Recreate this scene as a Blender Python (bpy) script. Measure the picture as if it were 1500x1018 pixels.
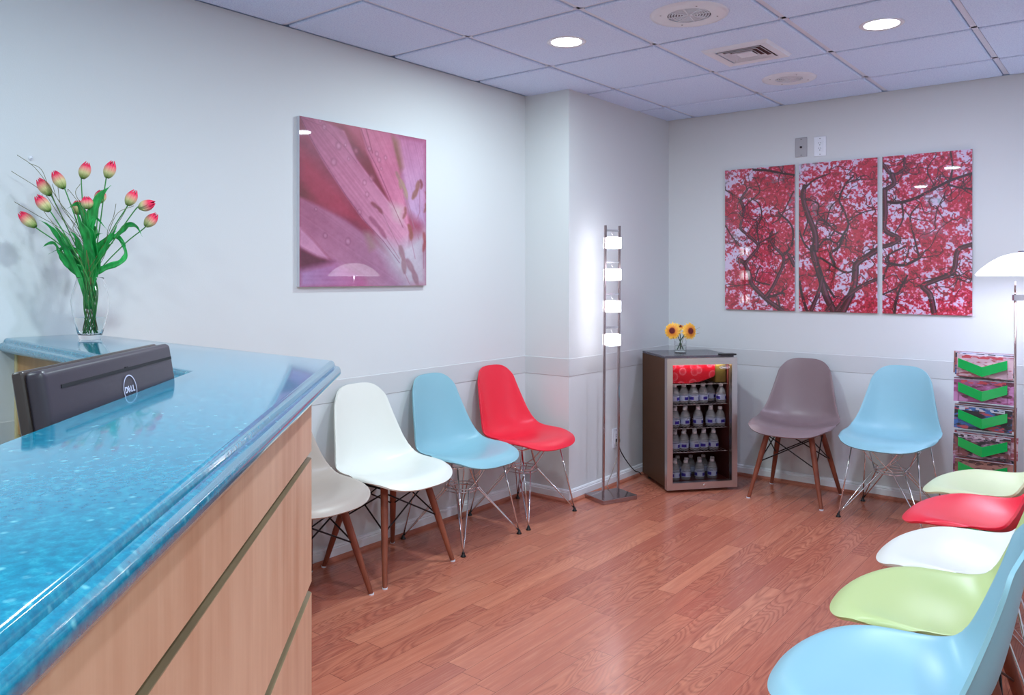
import bpy, bmesh, math, random
import numpy as np
from mathutils import Vector, Matrix, Euler
random.seed(7)
rng = np.random.RandomState(5)
PI = math.pi
SC = bpy.context.scene
for o in list(bpy.data.objects): bpy.data.objects.remove(o)
COL = SC.collection

# ------------------------------------------------------------------ camera
YAW = math.atan2(928, 1164)
cd = bpy.data.cameras.new('camera'); cam = bpy.data.objects.new('camera', cd); COL.objects.link(cam)
cam.location = (0, 0, 1.33)
cam.rotation_euler = (PI/2, 0, YAW)
cd.sensor_width = 36; cd.sensor_fit = 'HORIZONTAL'
cd.lens = 36*1164/1500
cd.shift_y = -(509-405)/1500
cd.clip_start = 0.02
SC.camera = cam

# ------------------------------------------------------------------ world, exposure
w = bpy.data.worlds.new('world'); SC.world = w; w.use_nodes = True
w.node_tree.nodes['Background'].inputs[0].default_value = (0.75, 0.82, 1, 1)
w.node_tree.nodes['Background'].inputs[1].default_value = 0.3
SC.view_settings.view_transform = 'Standard'
SC.view_settings.look = 'None'
SC.view_settings.gamma = 1
SC.view_settings.use_curve_mapping = False
SC.view_settings.exposure = 0.04

# light levels (watts)
W_DOWN = 19.5; W_CUBE = 0.42; W_DOME = 8
COL_COOL = (0.76, 0.95, 0.98); COL_VIO = (0.68, 0.75, 1.0)

def area(name, loc, size, watts, col, rot=(0, 0, 0), spread=PI):
    l = bpy.data.lights.new(name, 'AREA'); l.shape = 'DISK'; l.size = size; l.energy = watts; l.color = col
    l.spread = spread
    o = bpy.data.objects.new(name, l); COL.objects.link(o); o.location = loc; o.rotation_euler = rot
    return o
def point(name, loc, r, watts, col):
    l = bpy.data.lights.new(name, 'POINT'); l.shadow_soft_size = r; l.energy = watts; l.color = col
    o = bpy.data.objects.new(name, l); COL.objects.link(o); o.location = loc
    return o

CEIL = 2.44
DOWN = [(-2.135, 3.09, COL_COOL), (-0.905, 3.735, COL_VIO), (-1.53, 1.16, COL_COOL), (-0.905, 1.75, COL_VIO),
        (-2.15, -0.5, COL_COOL), (-0.3, 0.2, COL_COOL), (0.9, 0.5, COL_COOL), (0.4, -0.9, COL_COOL)]
for x, y, c in DOWN:
    area('downlight_lamp', (x, y, CEIL-0.012), 0.13, W_DOWN, c)

# ------------------------------------------------------------------ materials
def s2l(c):
    c = c/255.0
    return c/12.92 if c <= 0.04045 else ((c+0.055)/1.055)**2.4
def rgb(r, g, b): return (s2l(r), s2l(g), s2l(b), 1)
def mat(name, col, rough=0.5, metal=0, coat=0, trans=0, spec=0.5, emit=None, estr=0, sub=0, ior=1.45, alpha=1):
    m = bpy.data.materials.new(name); m.use_nodes = True
    b = m.node_tree.nodes['Principled BSDF']
    b.inputs['Base Color'].default_value = col
    b.inputs['Roughness'].default_value = rough
    b.inputs['Metallic'].default_value = metal
    b.inputs['Coat Weight'].default_value = coat
    b.inputs['Coat Roughness'].default_value = 0.05
    b.inputs['Transmission Weight'].default_value = trans
    b.inputs['Specular IOR Level'].default_value = spec
    b.inputs['IOR'].default_value = ior
    if emit: b.inputs['Emission Color'].default_value = emit; b.inputs['Emission Strength'].default_value = estr
    return m
class NT:
    def __init__(s, m): s.t = m.node_tree; s.b = s.t.nodes.get('Principled BSDF')
    def n(s, typ, **kw):
        x = s.t.nodes.new(typ)
        for k, v in kw.items():
            if k.startswith('i_'):
                key = k[2:]; x.inputs[int(key) if key.isdigit() else key.replace('_', ' ')].default_value = v
            else: setattr(x, k, v)
        return x
    def l(s, a, b): s.t.links.new(a, b)
    def ramp(s, fac, stops, interp='LINEAR'):
        r = s.n('ShaderNodeValToRGB'); r.color_ramp.interpolation = interp
        e = r.color_ramp.elements
        while len(e) < len(stops): e.new(0.5)
        for q, (p, c) in zip(e, stops): q.position = p; q.color = c
        s.l(fac, r.inputs[0]); return r.outputs[0]
    def noise(s, vec, scale, detail=3, rough=0.5, dist=0):
        x = s.n('ShaderNodeTexNoise'); x.inputs['Scale'].default_value = scale; x.inputs['Detail'].default_value = detail
        x.inputs['Roughness'].default_value = rough; x.inputs['Distortion'].default_value = dist
        if vec is not None: s.l(vec, x.inputs['Vector'])
        return x
    def math(s, op, a, b=None, c=None):
        x = s.n('ShaderNodeMath', operation=op)
        for k, v in enumerate((a, b, c)):
            if v is None: continue
            if isinstance(v, (int, float)): x.inputs[k].default_value = v
            else: s.l(v, x.inputs[k])
        return x.outputs[0]
    def mix(s, fac, a, b, blend='MIX'):
        x = s.n('ShaderNodeMix', data_type='RGBA', blend_type=blend)
        for k, v in ((0, fac), (6, a), (7, b)):
            if isinstance(v, (int, float, tuple)): x.inputs[k].default_value = v
            else: s.l(v, x.inputs[k])
        return x.outputs[2]
    def bump(s, h, strength, dist=0.01):
        x = s.n('ShaderNodeBump'); x.inputs['Strength'].default_value = strength; x.inputs['Distance'].default_value = dist
        s.l(h, x.inputs['Height']); s.l(x.outputs[0], s.b.inputs['Normal'])
    def pos(s): return s.n('ShaderNodeNewGeometry').outputs['Position']
    def obj(s): return s.n('ShaderNodeTexCoord').outputs['Object']
    def scale(s, vec, sx, sy, sz):
        x = s.n('ShaderNodeMapping'); x.inputs['Scale'].default_value = (sx, sy, sz); s.l(vec, x.inputs['Vector']); return x.outputs[0]

def m_wall(name, col):
    m = mat(name, col, 0.55, spec=0.3); t = NT(m); p = t.pos()
    n = t.noise(p, 260, 2); t.bump(n.outputs[0], 0.12, 0.002)
    n2 = t.noise(p, 1.3, 3)
    t.l(t.mix(t.math('MULTIPLY', n2.outputs[0], 0.12), col, tuple(c*0.9 for c in col[:3])+(1,)), t.b.inputs['Base Color'])
    return m
M_WALL = m_wall('wall_paint', rgb(212, 214, 216))
M_BAND = m_wall('band_paint', rgb(202, 203, 205))
M_BASE = mat('white_trim_paint', rgb(228, 228, 232), 0.35)
M_WHITE = mat('white_plastic', rgb(225, 226, 235), 0.3)
M_GREYP = mat('grey_plate', rgb(165, 160, 165), 0.4, metal=0.2)
M_BLACK = mat('black_plastic', rgb(22, 18, 20), 0.35)
M_SLOT = mat('dark_slot', rgb(40, 36, 44), 0.5)
M_GRID = mat('ceiling_grid', rgb(214, 216, 232), 0.4)
M_CHROME = mat('chrome', (0.75, 0.73, 0.74, 1), 0.08, metal=1)
M_STEEL = mat('brushed_steel', (0.62, 0.58, 0.57, 1), 0.3, metal=1)
M_DKCHROME = mat('dark_chrome', (0.42, 0.34, 0.34, 1), 0.1, metal=1)
M_BRONZE = mat('brown_chrome', (0.36, 0.25, 0.23, 1), 0.2, metal=1)
M_FRIDGE = mat('dark_steel_shell', rgb(74, 46, 28), 0.5, metal=0.0, spec=0.25)
M_FRTOP = mat('grey_fridge_top', rgb(92, 86, 94), 0.25, metal=0.4)
M_ROD = mat('black_steel_rod', rgb(28, 22, 24), 0.35, metal=0.5)

def m_ceiling():
    m = mat('acoustic_tile', rgb(208, 218, 250), 0.85, spec=0.2); t = NT(m); p = t.pos()
    n = t.noise(p, 170, 4, 0.7)
    t.l(t.ramp(n.outputs[0], [(0.33, rgb(190, 205, 240)), (0.55, rgb(214, 229, 254))]), t.b.inputs['Base Color'])
    t.bump(n.outputs[0], 0.25, 0.003); return m
M_CEIL = m_ceiling()

def m_floor():
    m = mat('laminate_floor', rgb(190, 110, 90), 0.27, spec=0.6); t = NT(m); p = t.pos()
    sep = t.n('ShaderNodeSeparateXYZ'); t.l(p, sep.inputs[0]); X, Y = sep.outputs[0], sep.outputs[1]
    sx = t.math('DIVIDE', X, 0.0855); row = t.math('FLOOR', sx); fx = t.math('FRACT', sx)
    wn = t.n('ShaderNodeTexWhiteNoise', noise_dimensions='1D'); t.l(row, wn.inputs['W'])
    yo = t.math('ADD', t.math('DIVIDE', Y, 0.72), t.math('MULTIPLY', wn.outputs[0], 7.3)); cell = t.math('FLOOR', yo); fy = t.math('FRACT', yo)
    cid = t.math('ADD', t.math('MULTIPLY', row, 17.31), t.math('MULTIPLY', cell, 5.77))
    wc = t.n('ShaderNodeTexWhiteNoise', noise_dimensions='1D'); t.l(cid, wc.inputs['W'])
    # grain space, shifted per board
    cb = t.n('ShaderNodeCombineXYZ'); t.l(X, cb.inputs[0]); t.l(Y, cb.inputs[1]); t.l(t.math('MULTIPLY', wc.outputs[0], 37), cb.inputs[2])
    g1 = t.noise(t.scale(cb.outputs[0], 34, 1.6, 1), 1.0, 4, 0.6)
    # cathedral figure: contour lines of a stretched smooth noise
    g2 = t.noise(t.scale(cb.outputs[0], 8.5, 1.5, 1), 1.0, 1.6, 0.4, 0.2)
    rings = t.math('FRACT', t.math('MULTIPLY', g2.outputs[0], 27))
    ringm = t.ramp(rings, [(0.0, (0.0, 0, 0, 1)), (0.30, (1, 1, 1, 1)), (0.6, (0.9, 0.9, 0.9, 1)), (1.0, (0, 0, 0, 1))])
    g3 = t.noise(t.scale(cb.outputs[0], 160, 7, 1), 1.0, 3, 0.6)
    base = t.ramp(wc.outputs[0], [(0.0, rgb(170, 94, 76)), (0.3, rgb(193, 116, 90)), (0.6, rgb(182, 104, 82)), (1.0, rgb(203, 127, 99))])
    c1 = t.mix(t.ramp(g1.outputs[0], [(0.35, (.5, .5, .5, 1)), (0.62, (0, 0, 0, 1))]), base, rgb(160, 88, 72))
    sel = t.ramp(t.math('FRACT', t.math('MULTIPLY', wc.outputs[0], 9.7)), [(0.3, (0.08, 0.08, 0.08, 1)), (0.8, (0.62, 0.62, 0.62, 1))])
    inv = t.math('MULTIPLY', t.math('SUBTRACT', 1.0, ringm), sel)
    c2 = t.mix(inv, c1, rgb(136, 70, 58))
    c3 = t.mix(t.ramp(g3.outputs[0], [(0.5, (0, 0, 0, 1)), (0.8, (0.3, 0.3, 0.3, 1))]), c2, rgb(222, 158, 126))
    # seams
    e1 = t.math('LESS_THAN', t.math('MINIMUM', fx, t.math('SUBTRACT', 1.0, fx)), 0.010)
    e2 = t.math('LESS_THAN', t.math('MINIMUM', fy, t.math('SUBTRACT', 1.0, fy)), 0.0016)
    c4 = t.mix(t.math('MULTIPLY', t.math('MAXIMUM', e1, e2), 0.7), c3, rgb(82, 40, 38))
    t.l(c4, t.b.inputs['Base Color'])
    t.l(t.ramp(g3.outputs[0], [(0.3, (0.22, 0.22, 0.22, 1)), (0.8, (0.27, 0.27, 0.27, 1))]), t.b.inputs['Roughness'])
    return m
M_FLOOR = m_floor()

def m_counter():
    m = mat('teal_solid_surface', rgb(20, 130, 175), 0.12, coat=0.5, spec=0.6); t = NT(m); p = t.pos()
    n = t.noise(p, 95, 3, 0.7); n2 = t.noise(p, 38, 4, 0.6)
    v = t.n('ShaderNodeTexVoronoi'); v.inputs['Scale'].default_value = 62; t.l(p, v.inputs['Vector'])
    c = t.ramp(n.outputs[0], [(0.3, rgb(0, 98, 130)), (0.55, rgb(0, 120, 150)), (0.8, rgb(40, 148, 168))])
    fl = t.math('MULTIPLY', t.ramp(v.outputs['Distance'], [(0.10, (1, 1, 1, 1)), (0.28, (0, 0, 0, 1))]), t.ramp(n2.outputs[0], [(0.46, (0, 0, 0, 1)), (0.6, (0.75, 0.75, 0.75, 1))]))
    t.l(t.mix(t.math('MULTIPLY', fl, 0.7), c, rgb(130, 200, 208)), t.b.inputs['Base Color'])
    return m
M_COUNTER = m_counter()

def m_maple(name, a, b, vertical=True):
    m = mat(name, a, 0.42, spec=0.35); t = NT(m); p = t.pos()
    sc = (26, 26, 1.6) if vertical else (3, 3, 30)
    n = t.noise(t.scale(p, *sc), 1.0, 5, 0.62); n2 = t.noise(t.scale(p, 6, 6, 2.2), 1.0, 3, 0.6)
    f = t.math('ADD', t.math('MULTIPLY', n.outputs[0], 0.5), t.math('MULTIPLY', n2.outputs[0], 0.5))
    t.l(t.ramp(f, [(0.34, a), (0.5, tuple((x+y)/2 for x, y in zip(a, b))), (0.66, b)]), t.b.inputs['Base Color'])
    return m
M_MAPLE = m_maple('maple_veneer', rgb(200, 148, 116), rgb(226, 184, 152))
M_MAPLEIN = m_maple('maple_veneer_inner', rgb(176, 126, 82), rgb(196, 146, 98))
M_REVEAL = m_maple('grey_reveal', rgb(128, 112, 84), rgb(152, 138, 104), False)
M_WALNUT = m_maple('brown_dowel', rgb(106, 52, 40), rgb(150, 84, 62))
M_QUARTER = m_maple('quarter_round_wood', rgb(160, 92, 74), rgb(188, 116, 92), False)

def shell_mat(name, col):
    m = mat(name, col, 0.34, spec=0.45); t = NT(m)
    n = t.noise(t.obj(), 900, 2); t.bump(n.outputs[0], 0.05, 0.0006); return m
S_WHITE = shell_mat('shell_white', rgb(226, 226, 218))
S_BLUE = shell_mat('shell_blue', rgb(136, 182, 196))
S_RED = shell_mat('shell_red', rgb(232, 40, 62))
S_TAUPE = shell_mat('shell_taupe', rgb(128, 108, 112))
S_GREYW = shell_mat('shell_warm_grey', rgb(176, 162, 152))
S_GREEN = shell_mat('shell_green', rgb(184, 200, 138))
S_PALE = shell_mat('shell_pale_green', rgb(208, 216, 176))

# ------------------------------------------------------------------ mesh helpers
def link(name, me, m=None, parent=None):
    o = bpy.data.objects.new(name, me); COL.objects.link(o)
    if m is not None and not me.materials:
        for q in (m if isinstance(m, (list, tuple)) else [m]): me.materials.append(q)
    if parent is not None: o.parent = parent
    return o
def obj(name, bm, m=None, parent=None, smooth=False, auto=None):
    bmesh.ops.recalc_face_normals(bm, faces=bm.faces)
    me = bpy.data.meshes.new(name); bm.to_mesh(me); bm.free()
    if smooth or auto:
        for p in me.polygons: p.use_smooth = True
        if auto: me.set_sharp_from_angle(angle=math.radians(auto))
    return link(name, me, m, parent)
def tag(o, label=None, cat=None, group=None, kind=None):
    if label: o['label'] = label
    if cat: o['category'] = cat
    if group: o['group'] = group
    if kind: o['kind'] = kind
    return o
def thing(name, label, cat, loc=(0, 0, 0), rz=0, group=None):
    o = bpy.data.objects.new(name, None); COL.objects.link(o); o.location = loc; o.rotation_euler = (0, 0, rz)
    o.empty_display_size = 0.05
    return tag(o, label, cat, group)
def struct(name, bm, m, **kw):
    return tag(obj(name, bm, m, **kw), kind='structure')
def dup(root, loc=None, rz=None, label=None, group=None):
    r = root.copy(); COL.objects.link(r)
    if loc is not None: r.location = loc
    if rz is not None: r.rotation_euler = (0, 0, rz)
    if label: r['label'] = label
    if group: r['group'] = group
    for ch in list(root.children):
        c = ch.copy(); COL.objects.link(c); c.parent = r
        for g in ch.children:
            d = g.copy(); COL.objects.link(d); d.parent = c
    return r
def box(bm, x0, x1, y0, y1, z0, z1, bev=0, seg=2, mi=0, M=None):
    r = bmesh.ops.create_cube(bm, size=1)
    S = Matrix.Translation(((x0+x1)/2, (y0+y1)/2, (z0+z1)/2)) @ Matrix.Diagonal((x1-x0, y1-y0, z1-z0, 1))
    bmesh.ops.transform(bm, matrix=S, verts=r['verts'])
    vs = r['verts']
    if bev:
        es = list({e for v in vs for e in v.link_edges})
        q = bmesh.ops.bevel(bm, geom=es, offset=bev, segments=seg, affect='EDGES', profile=0.6)
        vs = list({v for f in q['faces'] for v in f.verts} | {v for v in vs if v.is_valid})
    if M is not None: bmesh.ops.transform(bm, matrix=M, verts=vs)
    if mi:
        for f in {f for v in vs for f in v.link_faces}: f.material_index = mi
    return vs
def B(*a, **k):
    bm = bmesh.new(); box(bm, *a, **k); return bm
def lathe(bm, prof, seg=32, cx=0, cy=0, M=None, cap0=True, cap1=True, smoothz=None):
    rings = []
    for r, z in prof:
        rings.append([bm.verts.new((cx+r*math.cos(2*PI*k/seg), cy+r*math.sin(2*PI*k/seg), z)) for k in range(seg)])
    for a, b in zip(rings, rings[1:]):
        for k in range(seg):
            bm.faces.new((a[k], a[(k+1) % seg], b[(k+1) % seg], b[k]))
    if cap0 and prof[0][0] > 1e-5: bm.faces.new(rings[0][::-1])
    if cap1 and prof[-1][0] > 1e-5: bm.faces.new(rings[-1])
    if M is not None: bmesh.ops.transform(bm, matrix=M, verts=[v for r in rings for v in r])
def tube(bm, pts, r, seg=8, caps=True, closed=False):
    P = [Vector(p) for p in pts]; n = len(P)
    rr = r if isinstance(r, (list, tuple)) else [r]*n
    rings = []; nrm = None
    for i in range(n):
        if closed: t = (P[(i+1) % n]-P[i-1])
        else: t = P[min(i+1, n-1)]-P[max(i-1, 0)]
        t.normalize()
        if nrm is None:
            a = Vector((0, 0, 1)) if abs(t.z) < 0.9 else Vector((1, 0, 0)); nrm = t.cross(a).normalized()
        else:
            nrm = (nrm - t*nrm.dot(t))
            if nrm.length < 1e-6: nrm = t.orthogonal()
            nrm.normalize()
        b = t.cross(nrm)
        rings.append([bm.verts.new(P[i]+(nrm*math.cos(2*PI*k/seg)+b*math.sin(2*PI*k/seg))*rr[i]) for k in range(seg)])
    m = n if closed else n-1
    for i in range(m):
        a, c = rings[i], rings[(i+1) % n]
        for k in range(seg): bm.faces.new((a[k], a[(k+1) % seg], c[(k+1) % seg], c[k]))
    if caps and not closed:
        bm.faces.new(rings[0][::-1]); bm.faces.new(rings[-1])
def bez(pts, n=12):
    """Catmull-Rom through pts"""
    P = [Vector(p) for p in pts]; P = [P[0]*2-P[1]]+P+[P[-1]*2-P[-2]]; out = []
    for i in range(1, len(P)-2):
        for k in range(n):
            t = k/n; a, b, c, d = P[i-1], P[i], P[i+1], P[i+2]
            out.append(0.5*((2*b)+(c-a)*t+(2*a-5*b+4*c-d)*t*t+(3*b-a-3*c+d)*t*t*t))
    out.append(P[-2]); return out
def prism(bm, poly, z0, z1, mi=0):
    a = [bm.verts.new((x, y, z0)) for x, y in poly]; b = [bm.verts.new((x, y, z1)) for x, y in poly]; n = len(poly)
    fs = [bm.faces.new(a[::-1]), bm.faces.new(b)]
    for k in range(n): fs.append(bm.faces.new((a[k], a[(k+1) % n], b[(k+1) % n], b[k])))
    for f in fs: f.material_index = mi
def text_mesh(body, size, depth=0.0006, bold=0.0):
    c = bpy.data.curves.new('txt', 'FONT'); c.body = body; c.size = size; c.extrude = depth; c.align_x = 'CENTER'; c.align_y = 'CENTER'; c.offset = bold
    o = bpy.data.objects.new('txt', c); COL.objects.link(o)
    dg = bpy.context.evaluated_depsgraph_get(); me = bpy.data.meshes.new_from_object(o.evaluated_get(dg))
    bpy.data.objects.remove(o); return me

# ------------------------------------------------------------------ room shell
XL, XP, YP, YB = -2.986, -2.66, 3.875, 5.13
XR, YR, XR2, YF = 0.22, 1.45, 1.6, -1.6
struct('floor', B(XL-0.1, XR2+0.1, YF-0.1, YB+0.1, -0.1, 0), M_FLOOR)
struct('wall_left', B(XL-0.1, XL, YF, YP, 0, CEIL), M_WALL)
struct('wall_pillar', B(XL-0.1, XP, YP, YB, 0, CEIL), M_WALL)
struct('wall_back', B(XL-0.1, XR+0.1, YB, YB+0.1, 0, CEIL), M_WALL)
struct('wall_right', B(XR, XR+0.1, YR, YB, 0, CEIL), M_WALL)
struct('wall_return', B(XR+0.1, XR2+0.1, YR, YR+0.1, 0, CEIL), M_WALL)
struct('wall_side', B(XR2, XR2+0.1, YF, YR, 0, CEIL), M_WALL)
struct('wall_front', B(XL-0.1, XR2+0.1, YF-0.1, YF, 0, CEIL), M_WALL)

# suspended ceiling: slab + lay-in tiles dropped below a slimmer grid
GX = [-0.60-0.62*k for k in range(4)][::-1]
GX = [XL+0.0] + GX + [0.02, 0.64, 1.26, XR2]
GY = [YF, -1.08, -0.44, 0.2, 0.84, 1.48, 2.12, 2.755, 3.41, 4.07, 4.705, YB]
bm = bmesh.new()
box(bm, XL-0.1, XR2+0.1, YF-0.1, YB+0.1, CEIL+0.02, CEIL+0.12)
ceil_o = struct('ceiling', bm, M_CEIL)
bm = bmesh.new(); cut = 0.0
for i in range(len(GX)-1):
    for j in range(len(GY)-1):
        x0, x1, y0, y1 = GX[i], GX[i+1], GY[j], GY[j+1]
        g = 0.016
        box(bm, x0+g, x1-g, y0+g, y1-g, CEIL-0.004, CEIL+0.021, bev=0.005, seg=1)
tiles = obj('ceiling_tiles', bm, M_CEIL, ceil_o)
bm = bmesh.new()
for x in GX[1:-1]: box(bm, x-0.012, x+0.012, YF, YB, CEIL+0.006, CEIL+0.02)
for y in GY[1:-1]: box(bm, XL, XR2, y-0.012, y+0.012, CEIL+0.006, CEIL+0.02)
obj('ceiling_grid', bm, M_GRID, ceil_o)

def wall_runs():
    # inner wall line segments (start, end), inward normal on the left-hand side
    return [('left', (XL, YF), (XL, YP), (1, 0)), ('pillar_front', (XL, YP), (XP, YP), (0, -1)), ('pillar', (XP, YP), (XP, YB), (1, 0)),
            ('back', (XP, YB), (XR, YB), (0, -1)), ('right', (XR, YB), (XR, YR), (-1, 0))]
def run_prism(bm, a, b, n, prof):
    """profile of (out, z) swept along the wall run"""
    A = [bm.verts.new((a[0]+n[0]*o_, a[1]+n[1]*o_, z)) for o_, z in prof]
    C = [bm.verts.new((b[0]+n[0]*o_, b[1]+n[1]*o_, z)) for o_, z in prof]
    k = len(prof)
    for i in range(k): bm.faces.new((A[i], A[(i+1) % k], C[(i+1) % k], C[i]))
    bm.faces.new(A[::-1]); bm.faces.new(C)
for k, (nm, a, b, n) in enumerate(wall_runs()):
    bm = bmesh.new(); e = 0.0
    # lengthen the run at outer corner
    a2, b2 = a, b
    if nm == 'pillar_front': b2 = (b[0]+0.0, b[1])
    run_prism(bm, a2, b2, n, [(0, 0), (0.013, 0), (0.013, 0.052), (0.008, 0.056), (0.010, 0.060), (0.006, 0.068), (0, 0.07)])
    struct('baseboard_'+nm, bm, M_BASE)
    bm = bmesh.new()
    run_prism(bm, a, b, n, [(0.013, 0), (0.030, 0), (0.029, 0.008), (0.024, 0.014), (0.013, 0.018)])
    struct('trim_%d' % (k+1), bm, M_QUARTER)
    bm = bmesh.new()
    run_prism(bm, a, b, n, [(0, 0.738), (0.0025, 0.740), (0.0025, 0.842), (0, 0.844)])
    struct('trim_%d' % (k+6), bm, M_BAND)
# outer-corner filler of the baseboard around the pillar
bm = bmesh.new(); prism(bm, [(XP, YP), (XP+0.013, YP), (XP+0.013, YP-0.013), (XP, YP-0.013)], 0, 0.068); struct('trim_11', bm, M_BASE)
bm = bmesh.new(); prism(bm, [(XP, YP-0.013), (XP, YP-0.030), (XP+0.030, YP-0.030), (XP+0.030, YP), (XP+0.013, YP), (XP+0.013, YP-0.013)], 0, 0.016); struct('trim_12', bm, M_QUARTER)

# ------------------------------------------------------------------ ceiling fittings
def E_mat(name, col, st, base=(0.8, 0.8, 0.8, 1)):
    return mat(name, base, 0.4, emit=col+(1,), estr=st)
M_LAMPDISC = E_mat('lamp_disc', (0.93, 0.97, 1.0), 9)
ZC = CEIL-0.004
labels = ['round recessed downlight shining nearest the pink flower picture', 'round recessed downlight shining above the tree triptych, beside the vents']
for i, (x, y, c) in enumerate(DOWN):
    if i < 2 or i > 1:
        t = thing('recessed_downlight', labels[i] if i < 2 else 'round recessed downlight out of frame over the %s' % ['desk arm', 'right hand chairs', 'desk side room corner', 'entry', 'entry side', 'room entrance corner'][i-2], 'ceiling light', (x, y, ZC), 0, 'recessed downlights')
        bm = bmesh.new(); lathe(bm, [(0.070, -0.001), (0.088, -0.004), (0.092, -0.001), (0.092, 0.0)], 40, cap0=False, cap1=False); obj('trim_ring', bm, M_WHITE, t, smooth=True)
        bm = bmesh.new(); lathe(bm, [(0.0001, -0.002), (0.072, -0.002)], 40, cap0=False, cap1=False); obj('diffuser', bm, M_LAMPDISC, t)
M_SPK = mat('speaker_grille', rgb(128, 122, 132), 0.5, metal=0.3)
def speaker(x, y, R, r, label):
    t = thing('ceiling_speaker', label, 'ceiling speaker', (x, y, ZC), 0.2)
    bm = bmesh.new(); lathe(bm, [(r, -0.006), (R-0.02, -0.008), (R-0.003, -0.006), (R, 0)], 56, cap0=False, cap1=False); obj('speaker_plate', bm, M_WHITE, t, smooth=True)
    bm = bmesh.new(); lathe(bm, [(0.0001, -0.002), (r+0.002, -0.002)], 48, cap0=False, cap1=False); obj('grille', bm, M_SPK, t)
    bm = bmesh.new()
    for k in range(7):
        q = r*(k+1)/7.6
        lathe(bm, [(q-0.0022, -0.0022), (q-0.002, -0.006), (q+0.002, -0.006), (q+0.0022, -0.0022)], 40, cap0=False, cap1=False)
    for k in range(4):
        a = k*PI/4; M = Matrix.Rotation(a, 4, 'Z'); box(bm, -r, r, -0.002, 0.002, -0.0068, -0.003, M=M)
    obj('grille_rings', bm, M_WHITE, t)
    for k in range(4):
        bm = bmesh.new(); a = k*PI/2+0.5; lathe(bm, [(0.004, -0.008), (0.003, -0.0095)], 10, cx=R*0.74*math.cos(a), cy=R*0.74*math.sin(a)); obj('screw', bm, M_GREYP, t)
speaker(-1.505, 3.085, 0.163, 0.09, 'large round ceiling speaker beyond the square air vent, nearer the camera')
speaker(-1.555, 4.43, 0.145, 0.072, 'smaller pale round ceiling speaker between the square vent and the back wall')
# square louvred diffuser
t = thing('air_vent', 'square louvred air vent in the ceiling between two round speakers', 'air vent', (-1.54, 3.79, ZC), 0)
bm = bmesh.new()
def sq_ring(bm, a, b, z0, z1):
    P = [(-a, -a), (a, -a), (a, a), (-a, a)]; Q = [(-b, -b), (b, -b), (b, b), (-b, b)]
    A = [bm.verts.new((x, y, z0)) for x, y in P]; C = [bm.verts.new((x, y, z1)) for x, y in Q]
    for k in range(4): bm.faces.new((A[k], A[(k+1) % 4], C[(k+1) % 4], C[k]))
sq_ring(bm, 0.165, 0.155, 0, -0.014); sq_ring(bm, 0.155, 0.115, -0.014, -0.010)
obj('vent_frame', bm, M_WHITE, t)
bm = bmesh.new()
for a in (0.108, 0.082, 0.058): sq_ring(bm, a, a-0.014, -0.012, 0.0); sq_ring(bm, a, a-0.002, -0.012, -0.013)
box(bm, -0.04, 0.04, -0.04, 0.04, -0.012, -0.008)
obj('louvres', bm, M_WHITE, t)
bm = bmesh.new(); box(bm, -0.116, 0.116, -0.116, 0.116, -0.002, -0.0005); obj('duct_shadow_plate', bm, mat('duct_shade_brown', rgb(96, 62, 62), 0.7), t)  # dark plate whose colour stands in for the shade behind the louvres

# ------------------------------------------------------------------ plates on the walls
def plate(name, label, loc, rz, m, duplex):
    t = thing(name, label, 'wall outlet' if duplex else 'wall plate', loc, rz)    # local front = -Y
    obj('plate', B(-0.0375, 0.0375, -0.006, 0, -0.062, 0.062, bev=0.003), m, t)
    bm = bmesh.new()
    if duplex:
        bm.free(); rc = obj('receptacle', B(-0.017, 0.017, -0.0085, -0.005, -0.034, 0.034, bev=0.001), m, t)
        for s in (-1, 1):
            for dx in (-0.006, 0.006): obj('slot', B(dx-0.0012, dx+0.0012, -0.0092, -0.0084, s*0.0165+0.001, s*0.0165+0.009), M_SLOT, rc)
            obj('slot', B(-0.0025, 0.0025, -0.0092, -0.0084, s*0.0165-0.010, s*0.0165-0.005), M_SLOT, rc)
    else:
        lathe(bm, [(0.007, 0.005), (0.006, 0.016), (0.003, 0.02)], 16, M=Matrix.Rotation(PI/2, 4, 'X'))
    if not duplex: obj('jack', bm, M_SLOT, t)
    for s in (-1, 1):
        bm = bmesh.new(); lathe(bm, [(0.003, 0.006), (0.002, 0.0075)], 10, M=Matrix.Translation((0, 0, s*0.05)) @ Matrix.Rotation(PI/2, 4, 'X')); obj('screw', bm, M_SLOT, t)
    return t
plate('jack_plate', 'grey metal jack plate on the wall above the tree pictures', (-1.722, YB, 2.156), 0, M_GREYP, False)
plate('wall_outlet', 'white duplex outlet high on the wall above the tree pictures', (-1.604, YB, 2.150), 0, M_WHITE, True)
plate('wall_outlet', 'white duplex outlet low on the wall behind the tall lamp', (XP, 4.40, 0.295), PI/2, M_WHITE, True)
t = thing('wall_hook', 'tiny clear wall hook left of the tulips', 'hook', (XL, 1.10, 1.735), PI/2)
bm = bmesh.new(); lathe(bm, [(0.0075, 0), (0.007, 0.003), (0.004, 0.005)], 16, M=Matrix.Rotation(PI/2, 4, 'X')); tube(bm, bez([(0, -0.004, 0), (0, -0.014, -0.002), (0, -0.018, 0.006)], 5), 0.0018, 6)
obj('hook_body', bm, M_WHITE, t, auto=40)

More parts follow.
